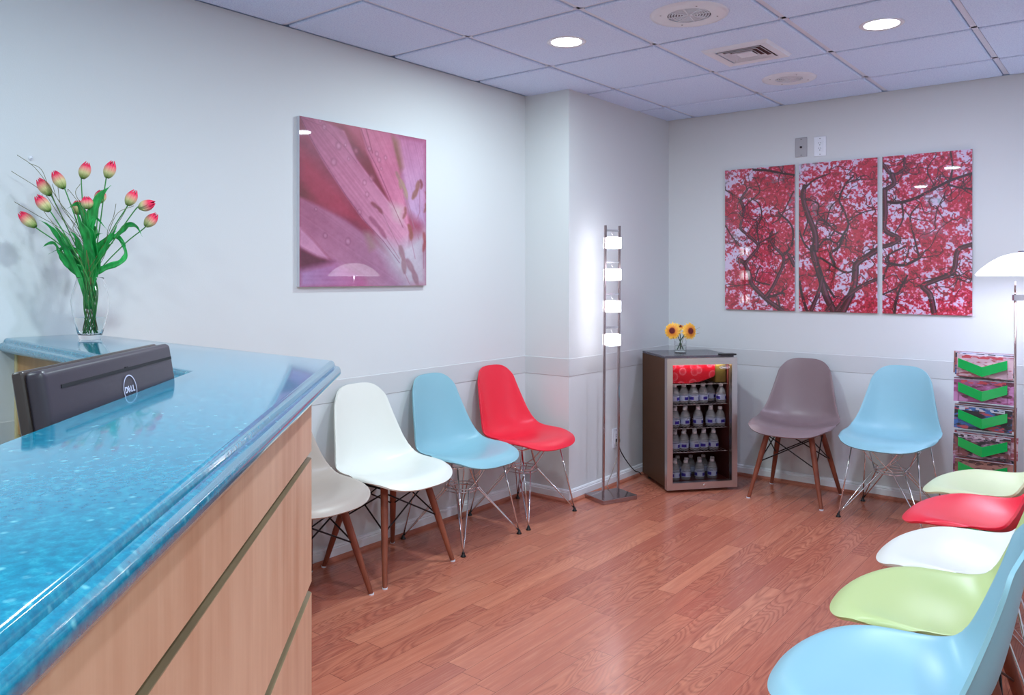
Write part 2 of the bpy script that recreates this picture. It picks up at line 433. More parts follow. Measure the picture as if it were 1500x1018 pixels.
# ------------------------------------------------------------------ pictures (colour attribute painted on a grid front)
def value_noise(W, H, cell, seed):
    r = np.random.RandomState(seed); gw, gh = int(W/cell)+3, int(H/cell)+3; g = r.rand(gh, gw)
    y, x = np.mgrid[0:H, 0:W]; fx, fy = x/cell, y/cell; ix, iy = fx.astype(int), fy.astype(int); tx, ty = fx-ix, fy-iy
    tx, ty = tx*tx*(3-2*tx), ty*ty*(3-2*ty)
    return (g[iy, ix]*(1-tx)+g[iy, ix+1]*tx)*(1-ty)+(g[iy+1, ix]*(1-tx)+g[iy+1, ix+1]*tx)*ty
def fbm(W, H, cell, seed, o=4, gain=0.55):
    s = 0; a = 1; tot = 0
    for k in range(o):
        s = s+a*value_noise(W, H, max(cell/2**k, 1.0), seed+k*13); tot += a; a *= gain
    return s/tot
def seg_dist(X, Y, a, b):
    ax, ay = a; bx, by = b; dx, dy = bx-ax, by-ay; L = dx*dx+dy*dy+1e-9
    t = np.clip(((X-ax)*dx+(Y-ay)*dy)/L, 0, 1); return np.hypot(X-ax-t*dx, Y-ay-t*dy), t
def poly_sd(X, Y, P):
    """signed distance, inside negative"""
    d = np.full(X.shape, 1e9); ins = np.zeros(X.shape, bool); n = len(P)
    for i in range(n):
        a, b = P[i], P[(i+1) % n]; q, _ = seg_dist(X, Y, a, b); d = np.minimum(d, q)
        c = ((a[1] > Y) != (b[1] > Y)) & (X < (b[0]-a[0])*(Y-a[1])/(b[1]-a[1]+1e-9)+a[0]); ins ^= c
    return np.where(ins, -d, d)
def to_uv(corners, W, H):
    """crop pixel -> raster pixel by projective mapping from the traced corners (TL,TR,BR,BL)"""
    src = np.array(corners, float); dst = np.array([(0, 0), (W, 0), (W, H), (0, H)], float); A = []; b = []
    for (x, y), (u, v) in zip(src, dst):
        A.append([x, y, 1, 0, 0, 0, -u*x, -u*y]); b.append(u); A.append([0, 0, 0, x, y, 1, -v*x, -v*y]); b.append(v)
    h = np.append(np.linalg.solve(np.array(A), np.array(b)), 1).reshape(3, 3)
    def f(p):
        q = h @ np.array([p[0], p[1], 1.0]); return (q[0]/q[2], q[1]/q[2])
    return f
M_ART = bpy.data.materials.new('acrylic_print'); M_ART.use_nodes = True
_t = NT(M_ART); _a = _t.n('ShaderNodeAttribute', attribute_name='art'); _t.l(_a.outputs['Color'], _t.b.inputs['Base Color'])
_t.b.inputs['Roughness'].default_value = 0.5; _t.b.inputs['Coat Weight'].default_value = 1.0; _t.b.inputs['Coat Roughness'].default_value = 0.015; _t.b.inputs['Coat IOR'].default_value = 1.55
M_ACRYL = mat('acrylic_edge', rgb(205, 205, 215), 0.15, coat=0.5)
def grid_mesh(name, img, w, h, M_art=None, thick=0.02):
    """picture in local XZ plane, front toward -Y, centred; img rows top->bottom, sRGB 0-255"""
    H, W, _ = img.shape
    lin = np.clip(img/255.0, 0, 1); lin = np.where(lin <= 0.04045, lin/12.92, ((lin+0.055)/1.055)**2.4)
    xs = np.linspace(-w/2, w/2, W+1); zs = np.linspace(h/2, -h/2, H+1)
    V = [(x, -thick, z) for z in zs for x in xs]; n0 = len(V)
    F = [(j*(W+1)+i, (j+1)*(W+1)+i, (j+1)*(W+1)+i+1, j*(W+1)+i+1) for j in range(H) for i in range(W)]
    V += [(-w/2, 0, h/2), (w/2, 0, h/2), (w/2, 0, -h/2), (-w/2, 0, -h/2), (-w/2, -thick, h/2), (w/2, -thick, h/2), (w/2, -thick, -h/2), (-w/2, -thick, -h/2)]
    a, b, c, d, e, f, g, k = range(n0, n0+8)
    F += [(a, b, c, d), (a, e, f, b), (b, f, g, c), (c, g, k, d), (d, k, e, a)]
    me = bpy.data.meshes.new(name); me.from_pydata(V, [], F); me.update()
    me.materials.append(M_art or M_ART); me.materials.append(M_ACRYL)
    mi = np.zeros(len(F), np.int32); mi[-5:] = 1; me.polygons.foreach_set('material_index', mi)
    at = me.color_attributes.new('art', 'FLOAT_COLOR', 'CORNER')
    arr = np.ones((len(F)*4, 4), np.float32); arr[:H*W*4, :3] = np.repeat(lin.reshape(-1, 3), 4, axis=0)
    at.data.foreach_set('color', arr.ravel()); return me

def flower_art():
    W, H = 210, 230; f = to_uv([(107, 73), (740, 195), (735, 938), (88, 945)], W, H)
    Y, X = np.mgrid[0:H, 0:W]+0.5
    img = np.zeros((H, W, 3)); img[:] = (158, 66, 98)
    n = fbm(W, H, 70, 3, 3); img += (n[..., None]-0.5)*np.array([70, 60, 60])
    def lay(P, col, soft=3.0, streak=None, var=0, col2=None, amp=10):
        Q = [f(p) for p in P]; d = poly_sd(X, Y, Q); a = np.clip(0.5-d/(2*soft), 0, 1)[..., None]
        c = np.zeros((H, W, 3)); c[:] = col
        if streak:
            p0, p1 = f(streak[0]), f(streak[1]); L = math.hypot(p1[0]-p0[0], p1[1]-p0[1]); ux, uy = (p1[0]-p0[0])/L, (p1[1]-p0[1])/L
            s = (X-p0[0])*ux+(Y-p0[1])*uy; q = -(X-p0[0])*uy+(Y-p0[1])*ux
            if col2 is not None:
                tt = np.clip(s/L, 0, 1)[..., None]; c = c*(1-tt)+np.array(col2)*tt
            r = np.random.RandomState(int(abs(p0[0])*7+var) % 1000).rand(400)
            qi = np.clip((q*0.55+200), 0, 398); i0 = qi.astype(int); fr = qi-i0
            c += ((r[i0]*(1-fr)+r[i0+1]*fr)-0.5)[..., None]*amp*1.3
        img[:] = img*(1-a)+c*a
    lay([(90, 395), (150, 430), (200, 500), (100, 490)], (112, 26, 34), 9)
    lay([(100, 230), (200, 330), (320, 470), (440, 640), (330, 600), (180, 520), (100, 400)], (176, 58, 92), 10)
    lay([(280, 590), (380, 620), (400, 700), (320, 640)], (140, 48, 84), 9)
    lay([(300, 105), (430, 140), (480, 330), (560, 480), (620, 600), (520, 480), (420, 330)], (132, 34, 60), 7)
    lay([(300, 90), (420, 120), (440, 260), (380, 190)], (186, 84, 116), 8)
    lay([(555, 160), (745, 190), (740, 640), (640, 560), (600, 330)], (206, 128, 172), 9, ((600, 150), (700, 600)), 3, (190, 160, 205))
    lay([(560, 170), (600, 200), (620, 330), (600, 360), (570, 260)], (150, 100, 90), 6)
    lay([(410, 130), (560, 160), (600, 330), (650, 620), (620, 640), (560, 520), (490, 370), (440, 250)], (196, 106, 144), 2.5, ((430, 140), (630, 620)), 5, (214, 132, 172))
    lay([(105, 70), (210, 90), (330, 150), (390, 290), (470, 400), (560, 520), (650, 640), (640, 800), (600, 820), (500, 690), (410, 590), (320, 460), (230, 320), (160, 190)], (182, 98, 138), 1.6, ((150, 90), (620, 720)), 9, (214, 150, 186), 12)
    lay([(95, 480), (200, 530), (330, 600), (450, 690), (560, 800), (660, 945), (420, 945), (260, 820), (160, 700), (95, 640)], (186, 112, 150), 3, ((100, 540), (600, 900)), 2, (176, 128, 166), 8)
    lay([(95, 635), (160, 700), (255, 815), (180, 790), (92, 745)], (212, 150, 190), 2, ((95, 650), (250, 815)), 4)
    lay([(92, 740), (180, 790), (270, 815), (90, 870)], (104, 30, 62), 4)
    lay([(90, 860), (270, 815), (420, 900), (440, 950), (88, 950)], (172, 132, 186), 6, ((90, 900), (430, 900)), 8, (190, 104, 156), 6)
    lay([(480, 690), (600, 740), (740, 640), (745, 950), (640, 950), (560, 850)], (196, 186, 208), 12)
    lay([(560, 520), (620, 540), (610, 610), (580, 590)], (206, 180, 190), 8)
    lay([(420, 660), (450, 660), (480, 740), (450, 760)], (170, 130, 140), 5)
    def stroke(pts, w, col, soft=1.0):
        for a, b in zip(pts, pts[1:]):
            d, q_ = seg_dist(X, Y, f(a), f(b)); ww = w*(0.45+0.55*np.sin(PI*np.clip(q_*.8+.15, 0, 1))) if w > 1.5 else w
            al = np.clip((ww-d)/soft+0.5, 0, 1)[..., None]*(0.85 if w > 1.5 else .6)
            img[:] = img*(1-al)+np.array(col)*al
    stroke([(110, 80), (180, 220), (250, 340), (330, 470), (430, 610), (520, 710), (600, 820)], 0.5, (120, 50, 90))
    stroke([(110, 80), (230, 130), (330, 230), (390, 310)], 0.4, (140, 66, 104))
    stroke([(415, 140), (450, 250), (500, 350), (560, 500), (620, 640)], 0.6, (130, 46, 84))
    stroke([(440, 140), (470, 260)], 0.8, (130, 46, 76))
    for a, b, w, c in [((465, 515), (515, 565), 2.6, (142, 70, 88)), ((455, 590), (530, 690), 3.2, (166, 92, 128)), ((590, 360), (610, 440), 2.6, (168, 130, 120)), ((610, 400), (640, 490), 3.2, (176, 148, 128)),
                       ((700, 410), (670, 490), 3.6, (150, 98, 92)), ((710, 400), (712, 440), 2.2, (140, 70, 84)), ((650, 630), (660, 700), 3.2, (152, 84, 74)), ((725, 670), (722, 760), 2.6, (160, 84, 90)), ((605, 740), (625, 870), 4.2, (160, 120, 136)), ((640, 810), (690, 930), 4.5, (158, 116, 136)), ((735, 460), (738, 490), 2, (150, 84, 96)), ((735, 520), (728, 560), 2, (150, 94, 96)),
                       ((632, 540), (622, 590), 2.2, (150, 84, 90))]:
        stroke([a, ((a[0]+b[0])/2+6, (a[1]+b[1])/2), b], w*1.15, c, 3.0)
    for pts in ([(515, 565), (560, 660), (640, 820)], [(530, 690), (600, 800)], [(640, 490), (660, 560), (680, 680)], [(635, 490), (650, 560), (700, 700)], [(705, 440), (705, 560), (690, 600)], [(660, 700), (680, 800)], [(722, 760), (722, 850)], [(625, 870), (650, 930)], [(590, 360), (640, 490)]):
        stroke(pts, 0.7, (166, 112, 140), 1.0)
    r = np.random.RandomState(4)
    for cx, cy, s in [(300, 225, 4), (275, 305, 4), (230, 130, 3), (428, 410, 3), (440, 470, 3), (350, 290, 2), (492, 265, 3), (503, 295, 3), (455, 240, 2.5), (535, 285, 2.5), (465, 385, 4), (388, 250, 4), (513, 340, 2), (210, 100, 2), (400, 560, 3), (340, 710, 4), (225, 680, 3), (180, 545, 2), (335, 220, 2)]:
        px, py = f((cx, cy)); q = ((X-px)**2+((Y-py)*0.8)**2)/(s*s)
        al = (np.exp(-q*1.5)*0.35)[..., None]; img[:] = img*(1-al)+np.array((226, 180, 206))*al
        al = (np.exp(-((np.sqrt(q)-1.0)**2)*10)*0.25)[..., None]; img[:] = img*(1-al)+np.array((120, 50, 90))*al
    nn_ = fbm(W, H, 5, 77, 3, .7)[..., None]-.5; big = fbm(W, H, 60, 21, 3)[..., None]-.5
    return ((img-128)*1.0+110+nn_*16+big*34)*np.array([.98, .96, .93])

def tree_art(corners, strokes, seed):
    W, H = 150, 300; f = to_uv(corners, W, H); Y, X = np.mgrid[0:H, 0:W]+0.5; r = np.random.RandomState(seed)
    img = np.zeros((H, W, 3)); img[:] = (206, 186, 214)
    k = W/ (corners[1][0]-corners[0][0])
    n1 = fbm(W, H, 46, seed, 4, 0.7); n2 = fbm(W, H, 9, seed+50, 3, 0.75); n3 = fbm(W, H, 4, seed+90, 2, 0.8)
    n4 = fbm(W, H, 30, seed+130, 3)
    # sparser blossoms in the middle left, denser at edges
    den = n1*0.55+n2*0.35+n3*0.25
    def m(a, lo, hi): return np.clip((a-lo)/(hi-lo), 0, 1)[..., None]
    a = m(den, 0.47, 0.56); img = img*(1-a)+np.array((222, 104, 138))*a
    a = m(den*0.75+n3*0.28, 0.485, 0.57); img = img*(1-a)+np.array((182, 18, 52))*a
    a = m(n3*0.6+n2*0.5+n1*0.1, 0.68, 0.78); img = img*(1-a)+np.array((104, 4, 26))*a
    a = m(n4*0.6+n3*0.4, 0.60, 0.70)*(1-m(Y/H, 0.45, 0.6)); img = img*(1-a)+np.array((120, 160, 164))*a*0.6+img*a*0.4
    mask = np.zeros((H, W))
    def stroke(pts, w0, w1, col, raw=False):
        Q = pts if raw else [f(p) for p in pts]
        Q = [tuple(v[:2]) for v in bez([(x, y, 0) for x, y in Q], 4)]; n = len(Q)-1
        for i in range(n):
            (ax, ay), (bx, by) = Q[i], Q[i+1]; w = w0+(w1-w0)*i/n; pad = w+3
            x0, x1 = int(max(0, min(ax, bx)-pad)), int(min(W, max(ax, bx)+pad)); y0, y1 = int(max(0, min(ay, by)-pad)), int(min(H, max(ay, by)+pad))
            if x1 <= x0 or y1 <= y0: continue
            d, _ = seg_dist(X[y0:y1, x0:x1], Y[y0:y1, x0:x1], Q[i], Q[i+1]); al = np.clip(w-d+0.5, 0, 1)
            mask[y0:y1, x0:x1] = np.maximum(mask[y0:y1, x0:x1], al); al = al[..., None]
            sub = img[y0:y1, x0:x1]; img[y0:y1, x0:x1] = sub*(1-al)+np.array(col)*al
        return Q
    dark = (50, 4, 16)
    roots = []
    for pts, w in strokes:
        roots += [(f(p), w) for p in pts]
    # wandering twigs
    for _ in range(105):
        (x, y), w = roots[r.randint(len(roots))]; ang = r.rand()*2*PI; P = [(x, y)]
        for s in range(r.randint(4, 9)):
            ang += r.randn()*0.75; x += math.cos(ang)*7; y += math.sin(ang)*7*0.95; P.append((x, y))
        stroke(P, 0.8, 0.35, dark, True)
    for pts, w in strokes:
        w = w*k*0.5*1.1
        stroke(pts, w, w*0.75, dark)
        if w > 3.0:   # lit bark
            stroke([(p[0]+w*0.25/k, p[1]) for p in pts], w*0.32, w*0.2, (104, 40, 66))
            stroke([(p[0]-w*0.3/k, p[1]) for p in pts], w*0.2, w*0.2, (80, 12, 20))
    # blossoms over the branches
    a = m(n3*0.7+n2*0.4, 0.74, 0.80)*0.85; img = img*(1-a)+np.array((190, 26, 60))*a
    return img
P1 = [(75, 198), (405, 172), (410, 865), (80, 855)]
P2 = [(428, 165), (798, 137), (808, 878), (430, 868)]
P3 = [(823, 130), (1253, 95), (1264, 893), (832, 882)]
S1 = [([(350, 862), (290, 820), (240, 775), (205, 735), (195, 690), (170, 640), (145, 620)], 20), ([(170, 640), (205, 600), (235, 560), (215, 530), (180, 500), (150, 470), (160, 420), (165, 380), (150, 340), (180, 290)], 13),
      ([(270, 800), (300, 760), (330, 700), (355, 640), (350, 600), (310, 560), (290, 520), (300, 490)], 14), ([(355, 600), (390, 560), (400, 500), (385, 450), (330, 400)], 9), ([(210, 195), (280, 200), (340, 212), (405, 222)], 10),
      ([(230, 550), (280, 520), (330, 490)], 6), ([(150, 340), (110, 310), (78, 290)], 7), ([(400, 300), (340, 420), (300, 450)], 5), ([(290, 740), (230, 725), (225, 700), (245, 650)], 6), ([(405, 650), (380, 600), (360, 590)], 14), ([(280, 800), (350, 780), (360, 790)], 8),
      ([(160, 380), (200, 340), (240, 300), (230, 260)], 5), ([(240, 550), (230, 470), (250, 420), (240, 360), (200, 330)], 6), ([(80, 460), (110, 510), (150, 560)], 6), ([(200, 735), (140, 745), (85, 750)], 4), ([(340, 850), (330, 800)], 8)]
S2 = [([(600, 872), (560, 790), (530, 690), (500, 600), (495, 560)], 32), ([(510, 570), (505, 490), (470, 400), (450, 330), (455, 270)], 26), ([(455, 280), (500, 240), (560, 215)], 8),
      ([(640, 872), (690, 760), (700, 680), (705, 640), (760, 600), (806, 572)], 30), ([(610, 865), (660, 800), (740, 740), (806, 712)], 18), ([(600, 800), (540, 700), (520, 610), (580, 640), (650, 680), (700, 670)], 10),
      ([(600, 640), (580, 590), (620, 560), (640, 500)], 12), ([(640, 500), (665, 450), (640, 380), (620, 330), (650, 260), (690, 220)], 9), ([(660, 440), (720, 400), (790, 380)], 6), ([(560, 440), (580, 370), (620, 330)], 6), ([(430, 480), (455, 540), (490, 580)], 9),
      ([(470, 870), (445, 790), (430, 700)], 13), ([(490, 862), (530, 760), (540, 700)], 18), ([(455, 330), (520, 350), (520, 400), (560, 440)], 6), ([(640, 500), (600, 480), (560, 440), (520, 430)], 7), ([(650, 260), (700, 240), (795, 240)], 5), ([(560, 870), (590, 830)], 14), ([(450, 500), (470, 440), (460, 400)], 7), ([(520, 560), (560, 520), (610, 540), (640, 500)], 8)]
S3 = [([(825, 165), (870, 215), (925, 190), (930, 138)], 16), ([(870, 215), (880, 260), (832, 290)], 24), ([(835, 345), (900, 350), (980, 330), (1080, 280), (1150, 245), (1255, 210)], 15), ([(1150, 245), (1160, 180), (1150, 110)], 9),
      ([(1140, 265), (1200, 280), (1256, 283)], 9), ([(834, 290), (840, 400), (838, 480), (905, 520), (870, 550), (830, 560)], 26), ([(860, 640), (930, 650), (1000, 620), (1010, 610)], 14), ([(1005, 610), (985, 530), (960, 420), (1000, 360)], 8),
      ([(860, 640), (860, 600), (940, 560)], 10), ([(1080, 875), (1060, 790), (1025, 750), (1090, 720), (1170, 680), (1190, 580), (1258, 550)], 26), ([(890, 882), (905, 790), (950, 700)], 12), ([(920, 350), (925, 430), (890, 490)], 8), ([(1130, 690), (1200, 700), (1258, 718)], 6),
      ([(832, 720), (860, 640)], 10), ([(835, 790), (900, 760), (930, 740)], 8), ([(1010, 600), (1060, 560), (1100, 480), (1150, 440)], 4), ([(1080, 280), (1040, 200), (1060, 150)], 5), ([(1080, 440), (1090, 380), (1120, 320)], 5)]
t_ = tag(link('flower_picture', grid_mesh('flower_picture', flower_art(), 0.803, 0.768)), 'square frameless print of pink flower petals on the left wall', 'picture')
t_.location = (XL, 2.593, 1.667); t_.rotation_euler = (0, 0, PI/2)
for nm, C, S, sd, x0, x1, lab in [('l', P1, S1, 11, -2.228, -1.757, 'leftmost print of the red blossom tree triptych, nearest the fridge corner'), ('m', P2, S2, 22, -1.731, -1.261, 'middle print of the red blossom tree triptych with forked trunk'),
                                  ('r', P3, S3, 33, -1.234, -0.762, 'rightmost print of the red blossom tree triptych, nearest the dome lamp')]:
    me = grid_mesh('tree_picture', tree_art(C, S, sd), x1-x0, 0.939)
    o = tag(link('tree_picture', me), lab, 'picture', 'tree triptych'); o.location = ((x0+x1)/2, YB, 1.578)

# ------------------------------------------------------------------ shell chairs
PROF = [(-.272, .425), (-.25, .430), (-.22, .434), (-.18, .436), (-.11, .431), (-.04, .420), (.03, .411), (.08, .413), (.118, .426), (.147, .451), (.168, .487), (.185, .538), (.204, .62), (.219, .70), (.231, .77), (.241, .815)]
def shell_mesh():
    P = bez([(y, z, 0) for y, z in PROF], 6); P = [(p.x, p.y) for p in P]
    L = [0]
    for a, b in zip(P, P[1:]): L.append(L[-1]+math.hypot(b[0]-a[0], b[1]-a[1]))
    T = L[-1]
    ys, zs = np.array([p[0] for p in P]), np.array([p[1] for p in P]); L = np.array(L)
    def at(s): return np.interp(s, L, ys), np.interp(s, L, zs)
    fr = np.array([0, .03, .08, .18, .30, .42, .50, .56, .64, .74, .84, .94, 1.0])
    wd = np.array([.192, .205, .219, .232, .239, .240, .236, .228, .210, .190, .170, .152, .145])
    rs = np.array([-.004, .000, .006, .020, .036, .052, .062, .064, .059, .048, .036, .026, .018])
    nu, nv = 50, 34; bm = bmesh.new(); G = []
    for i in range(nu+1):
        row = []
        for j in range(nv+1):
            v = math.sin((-1+2*j/nv)*PI/2)
            av = abs(v)
            c0 = 0.125*(1-(max(0, 1-av**2.8))**(1/2.0)) if av < 1 else 0.165
            c1 = 0.10*(1-(max(0, 1-av**3.2))**(1/2.2)) if av < 1 else 0.10
            s = c0+(T-c0-c1)*(i/nu)**1.25; ds = s-c0
            y, z = at(s); y2, z2 = at(min(s+0.004, T)); y1, z1 = at(max(s-0.004, 0)); ty, tz = y2-y1, z2-z1; l = math.hypot(ty, tz); ny, nz = -tz/l, ty/l
            q = s/T; wv = np.interp(q, fr, wd); z = z-.026*max(0, 1-ds/(.055+.05*av**4))**2*(1-.55*av**8); r_ = np.interp(q, fr, rs)
            lift = r_*(av**2.4) - 0.004*max(0, (av-0.93)/0.07)**2
            row.append(bm.verts.new((wv*v, y+ny*lift, z+nz*lift)))
        G.append(row)
    for i in range(nu):
        for j in range(nv): bm.faces.new((G[i][j], G[i][j+1], G[i+1][j+1], G[i+1][j]))
    for _ in range(3): bmesh.ops.smooth_vert(bm, verts=[v for v in bm.verts if not v.is_boundary], factor=0.5, use_axis_x=True, use_axis_y=True, use_axis_z=True)
    bmesh.ops.recalc_face_normals(bm, faces=bm.faces)
    bmesh.ops.solidify(bm, geom=bm.faces[:], thickness=0.0085)
    me = bpy.data.meshes.new('shell'); 
    bmesh.ops.recalc_face_normals(bm, faces=bm.faces)
    bm.to_mesh(me); bm.free()
    for p in me.polygons: p.use_smooth = True
    me.set_sharp_from_angle(angle=math.radians(60))
    return me
SHELL = shell_mesh()
def tube_bm(ps, r, seg=8):
    bm = bmesh.new(); tube(bm, ps, r, seg); return bm
def chair(kind, m, name, label):
    t = thing(name, label, 'chair')
    me = SHELL.copy(); me.materials.append(m); link('seat_shell', me, None, t)
    if kind == 'wood':
        tops, feet = {}, {}
        for sx in (-1, 1):
            for sy in (-1, 1):
                a = Vector((sx*.125, sy*.105+0.0, .404)); f = Vector((sx*.212, sy*.205, .0)); tops[sx, sy], feet[sx, sy] = a, f
                bm = bmesh.new(); tube(bm, [a.lerp(f, q) for q in (0, .25, .6, .97, 1)], [.0165, .0165, .0145, .0105, .010], 14); lg = obj('leg', bm, M_WALNUT, t, auto=40)
                obj('foot_glide', tube_bm([f+Vector((0, 0, .006)), f], .0115, 10), M_WHITE, lg)
        def at(sx, sy, z):
            a, f = tops[sx, sy], feet[sx, sy]; return a.lerp(f, (a.z-z)/a.z)
        for a, b in [((-1, -1), (1, -1)), ((-1, 1), (1, 1)), ((-1, -1), (-1, 1)), ((1, -1), (1, 1))]:
            obj('brace_rod', tube_bm([at(*a, .375), at(*b, .215)], .0036, 8), M_ROD, t); obj('brace_rod', tube_bm([at(*b, .375), at(*a, .215)], .0036, 8), M_ROD, t)
        bm = bmesh.new()
        for s in (-1, 1):
            box(bm, -.14, .14, s*.105-.010, s*.105+.010, .388, .400)
            box(bm, s*.125-.010, s*.125+.010, -.115, .115, .388, .400)
        obj('seat_bracket', bm, M_ROD, t)
    else:
        for sx in (-1, 1):
            for sy in (-1, 1):
                F = Vector((sx*.215, sy*.205, .014)); bm = bmesh.new()
                tube(bm, [F+Vector((0, 0, .0)), Vector((sx*.168, sy*.125, .396))], .0042, 8)
                tube(bm, bez([F, F.lerp(Vector((sx*.082, sy*.036, .25)), .97), (sx*.080, sy*.032, .262), (sx*.105, -sy*.01, .300), (sx*.155, -sy*.075, .398)], 5), .0036, 8)
                tube(bm, bez([F, F.lerp(Vector((sx*.036, sy*.082, .25)), .97), (sx*.032, sy*.080, .262), (-sx*.01, sy*.095, .300), (-sx*.085, sy*.125, .398)], 5), .0036, 8)
                lg = obj('leg', bm, M_CHROME, t, smooth=True)
                bm = bmesh.new(); lathe(bm, [(.013, 0), (.0135, .004), (.008, .010), (.0065, .020)], 16, F.x, F.y); obj('foot_glide', bm, M_BLACK, lg, auto=50)
        bm = bmesh.new()
        ring = [(.082, .034), (.034, .082), (-.034, .082), (-.082, .034), (-.082, -.034), (-.034, -.082), (.034, -.082), (.082, -.034)]
        for z in (.246, .262): tube(bm, [(x, y, z) for x, y in ring], .0034, 8, closed=True)
        obj('centre_ring', bm, M_CHROME, t, smooth=True)
        bm = bmesh.new()
        for s in (-1, 1):
            tube(bm, [(-.168, s*.125, .396), (.168, s*.125, .396)], .0042, 8); tube(bm, [(s*.168, -.125, .396), (s*.168, .125, .396)], .0042, 8)
        obj('seat_mount', bm, M_CHROME, t, smooth=True)
    return t
def put(t, x, y, rz): t.location = (x, y, 0); t.rotation_euler = (0, 0, rz)
LW = PI/2    # local -Y -> +X
put(chair('wood', S_GREYW, 'shell_chair', 'warm grey shell chair with wooden legs half hidden by the reception desk'), -2.737, 2.02, LW)
put(chair('wood', S_WHITE, 'shell_chair', 'white shell chair with wooden legs along the left wall'), -2.737, 2.52, LW)
put(chair('wire', S_BLUE, 'shell_chair', 'light blue shell chair with wire legs between white and red chairs at left'), -2.737, 3.02, LW)
put(chair('wire', S_RED, 'shell_chair', 'red shell chair with wire legs beside the pillar on the left wall'), -2.737, 3.53, LW)
put(chair('wood', S_TAUPE, 'shell_chair', 'dark taupe shell chair with wooden legs right of the drinks fridge'), -1.66, 4.83, 0.03)
put(chair('wire', S_BLUE, 'shell_chair', 'light blue shell chair with wire legs against the back wall by the magazine rack'), -1.105, 4.76, -0.05)
RW = -PI/2
put(chair('wood', S_BLUE, 'shell_chair', 'light blue shell chair nearest the camera in the right hand row'), -.412, 1.895, RW+.085)
put(chair('wood', S_GREEN, 'shell_chair', 'lime green shell chair between the nearest blue and the white one in the right row'), -.426, 2.40, RW+.05)
put(chair('wire', S_WHITE, 'shell_chair', 'white shell chair in the right hand row between green and red ones'), -.425, 2.89, RW+.02)
put(chair('wire', S_RED, 'shell_chair', 'red shell chair in the right hand row in front of the pale green one'), -.46, 3.41, RW)
put(chair('wood', S_PALE, 'shell_chair', 'pale green shell chair farthest back in the right hand row before the magazine rack'), -.485, 3.90, RW)

# ------------------------------------------------------------------ reception desk
DT = 1.124
A_, B_, C_, D_, E_, F_ = (XL+.001, 1.282), (-1.564, 1.247), (.03, -.408), (-.17, -.60), (-1.626, .926), (XL+.001, 1.028)
TOP = [A_, F_, E_, D_, C_, B_]     # counter-clockwise
def offset_poly(P, ds):
    """ds[i] outward offset of edge i (P[i]->P[i+1]); P counter-clockwise"""
    n = len(P); out = []
    def line(i, d):
        a, b = P[i], P[(i+1) % n]; dx, dy = b[0]-a[0], b[1]-a[1]; l = math.hypot(dx, dy); nx, ny = dy/l, -dx/l
        return (a[0]+nx*d, a[1]+ny*d), (dx/l, dy/l)
    for i in range(n):
        (p, u), (q, v) = line(i-1, ds[i-1]), line(i, ds[i]); den = u[0]*v[1]-u[1]*v[0]
        t = ((q[0]-p[0])*v[1]-(q[1]-p[1])*v[0])/den; out.append((p[0]+u[0]*t, p[1]+u[1]*t))
    return out
desk = thing('reception_desk', 'maple reception desk with a teal speckled worktop, at left', 'reception desk', (-1.2, .7, 0))
bm = bmesh.new(); rings = []
prof = [(0.0, 0), (.0035, -.0010), (.007, -.0035), (.0095, -.008), (.0105, -.013), (.0135, -.0145), (.018, -.0155), (.0215, -.019), (.0240, -.026), (.0235, -.034), (.020, -.041), (.014, -.045)]
for d, dz in prof:
    Q = offset_poly(TOP, [0, d, d, d, d, d]); rings.append([bm.verts.new((x+1.2, y-.7, DT+dz)) for x, y in Q])
n = len(TOP)
bm.faces.new(rings[0]); bm.faces.new(rings[-1][::-1])
for a, b in zip(rings, rings[1:]):
    for k in range(n): bm.faces.new((a[k], a[(k+1) % n], b[(k+1) % n], b[k]))
obj('worktop', bm, M_COUNTER, desk, auto=32)
# body front face lines:   far face y ~1.13-1.17,  diagonal face n.p = -.28
def npt(n0, s):   # point on the diagonal offset line, s metres along from the arris start
    u = Vector((1.594, -1.655)).normalized(); nn = Vector((-u.y, u.x))
    if nn.x < 0: nn = -nn
    return nn, u
nn, uu = npt(0, 0)
base = Vector(B_)
def diag(off, s): p = base+nn*off+uu*s; return (p.x, p.y)
def desk_panel(bm, z0, z1, off, th, yoff=0):
    """L-shaped slab: along the far side, round the corner and down the diagonal"""
    # far face line through (XL,1.165) and corner
    cx, cy = -1.462, 1.113
    y0 = 1.16-yoff
    # corner of offset face: intersect diag(off) with far line
    a = Vector(diag(off, 0)); k = ((cy-yoff)-a.y)/uu.y; c = (a.x+uu.x*k, cy-yoff)
    ai = Vector(diag(off-th, 0)); k2 = ((cy-yoff-th)-ai.y)/uu.y; ci = (ai.x+uu.x*k2, cy-yoff-th)
    e = diag(off, 2.25); ei = diag(off-th, 2.25)
    P = [(XL+.001, y0), (XL+.001, y0-th), ci, ei, e, c]
    prism(bm, [(x+1.2, y-.7) for x, y in P], z0, z1)
off0 = nn.dot(Vector((-1.462, 1.113))-base)
bm = bmesh.new(); desk_panel(bm, .94, DT-.045, off0, .02); obj('front_panel', bm, M_MAPLE, desk)
bm = bmesh.new(); desk_panel(bm, .647, .9215, off0, .02); obj('front_panel', bm, M_MAPLE, desk)
bm = bmesh.new(); desk_panel(bm, .335, .6205, off0, .02); obj('front_panel', bm, M_MAPLE, desk)
bm = bmesh.new(); desk_panel(bm, .10, .3135, off0, .02); obj('front_panel', bm, M_MAPLE, desk)
bm = bmesh.new()
for z in (.9215, .6205, .3135): desk_panel(bm, z+.0002, z+.0018, off0-.0004, .03, .0004)
obj('reveal_ledge', bm, M_REVEAL, desk)
bm = bmesh.new(); desk_panel(bm, .0, DT-.045, off0-.026, .05, .026); obj('reveal_core', bm, M_REVEAL, desk)
